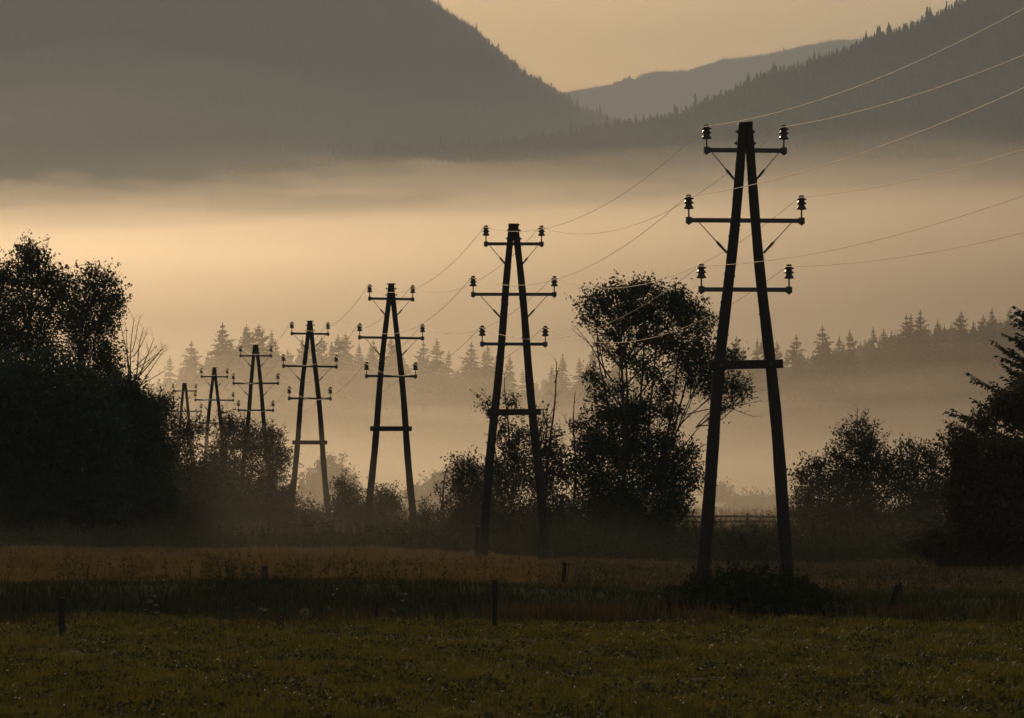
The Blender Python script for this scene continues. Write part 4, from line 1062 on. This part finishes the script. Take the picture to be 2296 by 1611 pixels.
# ------------------------------------------------------------------ fence posts, rail fence, single plants
m_post = mat_surface('old_post_wood', (0.014, 0.012, 0.010), (0.035, 0.028, 0.02), scale=5, stretch=(12,12,1), rough=0.9, bump=0.5, spec=0.1)
m_seed = mat_surface('pale_seed_head', (0.34, 0.29, 0.22), (0.5, 0.43, 0.34), scale=20, rough=0.8, transl=0.6)
def post(px, ytop, d, w, lean, label, seed, notch=False, tapered=False, flat=True, wire=None):
    rr = random.Random(seed)
    x = X(px, d); g = tz(x, d); h = Z(ytop, d) - g
    root = empty('fence_post', (x, d, g))
    mb = MB(); n = 9
    zs = np.linspace(-0.35, h, 9)
    pts = [Vector((lean*max(0, z) + 0.004*math.sin(z*9+seed), 0.003*math.sin(z*7), z)) for z in zs]
    rad = [w*(1+0.05*math.sin(z*13+seed)) for z in zs]
    if tapered: rad[-1] *= 0.55; rad[-2] *= 0.9
    mb.tube(pts, rad, n)
    if notch:     # split, weathered head
        p = pts[-1]; mb.tube([p+Vector((-w*0.4,0,-0.06)), p+Vector((-w*0.3,0,0.05))], [w*0.6, w*0.25], 6); mb.tube([p+Vector((w*0.45,0,-0.08)), p+Vector((w*0.5,0,0.01))], [w*0.5, w*0.3], 6)
    root_o = mb.build('shaft', m_post, root)
    sb = MB()      # two staples on the face that held the wire
    for q in (0.82, 0.55):
        z = h*q; sb.tube([(lean*z-0.015, -w*0.9, z-0.01), (lean*z-0.015, -w*1.25, z), (lean*z+0.015, -w*1.25, z), (lean*z+0.015, -w*0.9, z-0.01)], 0.003, 4, False)
    sb.build('staple', m_steel, root)
    tag(root, label, 'fence post', 'old wooden fence posts along the ditch')
post(138, 1341, 61.5, 0.048, 0.0, 'short dark fence post at the far left of the near meadow', 1)
post(594, 1270, 76.9, 0.055, 0.0, 'slim fence post left of centre, on the far bank in front of the straw field', 2)
post(1109, 1300, 62.6, 0.040, 0.0, 'tallest fence post, standing in the near meadow below the second pylon', 3)
post(1264, 1263, 80.0, 0.042, 0.03, 'weathered fence post with split head below and right of the second pylon', 4, notch=True)
post(845, 1352, 74.0, 0.028, 0.02, 'stub of a thin post almost lost in the shadow of the ditch', 5)
post(1992, 1312, 75.2, 0.048, 0.36, 'fence post leaning steeply to the right, beside a thin upright one', 6)
post(2019, 1306, 77.0, 0.032, -0.01, 'thin upright fence post right of the leaning post', 7)
# rail fence in the mist
d = 152
root = empty('rail_fence', (X(1670, d), d, tz(X(1670,d), d)))
xa, xb = X(1480, d)-root.location.x, X(1990, d)-root.location.x
for z in (1.02, 0.84):
    mb = MB(); mb.tube([(xa + (xb-xa)*q/10, 0.02*math.sin(q*2), z+0.012*math.sin(q*1.7+z*9)) for q in range(11)], 0.038, 7); mb.build('rail', m_post, root)
for q in range(6):
    mb = MB(); xx = xa + (xb-xa)*(q+0.3)/6; mb.tube([(xx, 0.09, -0.4), (xx+0.01, 0.09, 1.12)], [0.055, 0.05], 8); mb.build('post', m_post, root)
tag(root, 'low wooden rail fence in the mist between the legs of the nearest pylon', 'fence')

def umbel_plant(px, ytop, ybase, d, label, seed, seedy=True, heads=4, name='seed_plant', mat=None, leafy=10, red=False):
    rr = random.Random(seed); rg = np.random.default_rng(seed)
    x = X(px, d); g = tz(x, d); h = Z(ytop, d) - g
    root = empty(name, (x, d, g))
    st = MB(); hd = MB(); tips = []
    main = curve((0,0,-0.03), (rr.uniform(-0.04,0.04), 0, h*0.92), (0.02,0,0), 8, 0, 0.02, rr)
    st.tube(main, [0.006*(1-0.6*i/8)+0.002 for i in range(9)], 5)
    for k in range(heads):
        a = main[rr.randint(4, 8)]; t = a + Vector((rr.uniform(-0.14,0.14), rr.uniform(-0.1,0.1), rr.uniform(0.05, 0.16)))
        if k == 0: t = Vector((0, 0, h))
        st.tube(curve(a, t, (0,0,-0.01), 4, 0, 0.03, rr), [0.003,0.003,0.0025,0.002,0.002], 4, False); tips.append(t)
    for t in tips:
        for k in range(14 if seedy else 6):
            e = t + Vector((rr.gauss(0,0.025), rr.gauss(0,0.025), rr.gauss(0.005,0.014)))
            st.tube([t+Vector((0,0,-0.03)), e], 0.0012, 3, False)
            hd.ball(e, 0.0065 if seedy else 0.009, 4)
    st.build('stem', m_weed, root)
    tag(hd.build('seed_heads', m_seed if seedy else m_sorrel, root), kind='stuff')
    if leafy:
        C = np.array([[rr.gauss(0,0.05), rr.gauss(0,0.05), rr.uniform(0.02, h*0.75)] for _ in range(leafy*3)])
        v, f = leaf_quads(C, 0.055, rg, narrow=0.45); mesh_obj('leaves', np_mesh('leaves', v, f), mat or m_weed, root)
    tag(root, label, 'wild plant', 'single wild plants at the ditch edge')
umbel_plant(336, 1350, 1400, 65.0, 'wild plant with the largest bright white feathery seed head, left of centre', 1, heads=5)
umbel_plant(587, 1366, 1415, 64.5, 'wild plant with a small round white head below the slim fence post', 2, heads=2)
umbel_plant(903, 1348, 1410, 65.0, 'wild plant with faint pinkish seed heads left of the tallest post', 3, heads=4)
umbel_plant(748, 1335, 1370, 72.0, 'wild plant with a drooping pale head above the ditch', 4, heads=2, leafy=2)
umbel_plant(985, 1335, 1415, 63.5, 'leafy green wild plant with opposite leaves left of the tallest post', 5, seedy=False, heads=3, leafy=22)
umbel_plant(630, 1375, 1420, 64.0, 'reddish leafy wild plant right of the small white-headed one', 6, seedy=False, heads=3, leafy=14)
umbel_plant(515, 1378, 1430, 63.5, 'dark leafy wild plant standing alone left of the small white-headed one', 7, seedy=False, heads=2, leafy=14)
umbel_plant(205, 1370, 1410, 64.0, 'thin reddish wild plant at the far left beside the short post', 8, seedy=False, heads=3, leafy=8)
umbel_plant(520, 1262, 1330, 77.5, 'tall dark wild plant on the far bank, left of the slim post', 9, seedy=False, heads=4, leafy=20)
umbel_plant(468, 1245, 1320, 78.0, 'thin dark wild plant with the highest tip against the straw field', 10, seedy=False, heads=2, leafy=8)
umbel_plant(295, 1250, 1330, 78.0, 'bushy dark wild plant on the far bank at the left', 11, seedy=False, heads=6, leafy=24)
umbel_plant(668, 1258, 1320, 77.8, 'small dark wild plant right of the slim fence post', 12, seedy=False, heads=3, leafy=10)
# round orb webs silvered with dew
def web(px, py, d, r, label):
    c = P(px, py, d); root = empty('spider_web', c)
    mb = MB()
    for k in range(14):
        a = 2*PI*k/14; mb.tube([(math.cos(a)*r*0.25, 0, math.sin(a)*r*0.25), (math.cos(a)*r*1.1, 0.004*math.sin(k), math.sin(a)*r*1.1)], 0.0009, 3, False)
    mb.build('spokes', m_seed, root)
    mb = MB()
    for q in range(9):
        rq = r*(0.35+0.65*q/8)
        mb.tube([(math.cos(2*PI*k/28)*rq, 0, math.sin(2*PI*k/28)*rq) for k in range(29)], 0.0011, 3, False)
    mb.build('spiral', m_seed, root)
    st = MB()
    g = tz(c.x, c.y)
    for sx in (-1, 1):
        st.tube([(sx*r*1.15, 0.0, g-c.z), (sx*r*1.12, 0, 0), (sx*r*0.9, 0, r*1.5)], [0.003, 0.0025, 0.0015], 4, False)
    st.build('grass_stalk', m_weed, root)
    tag(root, label, 'spider web')
web(683, 1373, 68.5, 0.075, 'round dewy spider web hanging in the dark ditch')
web(870, 1209, 123.0, 0.065, 'small round dewy spider web in the weeds behind the straw field')
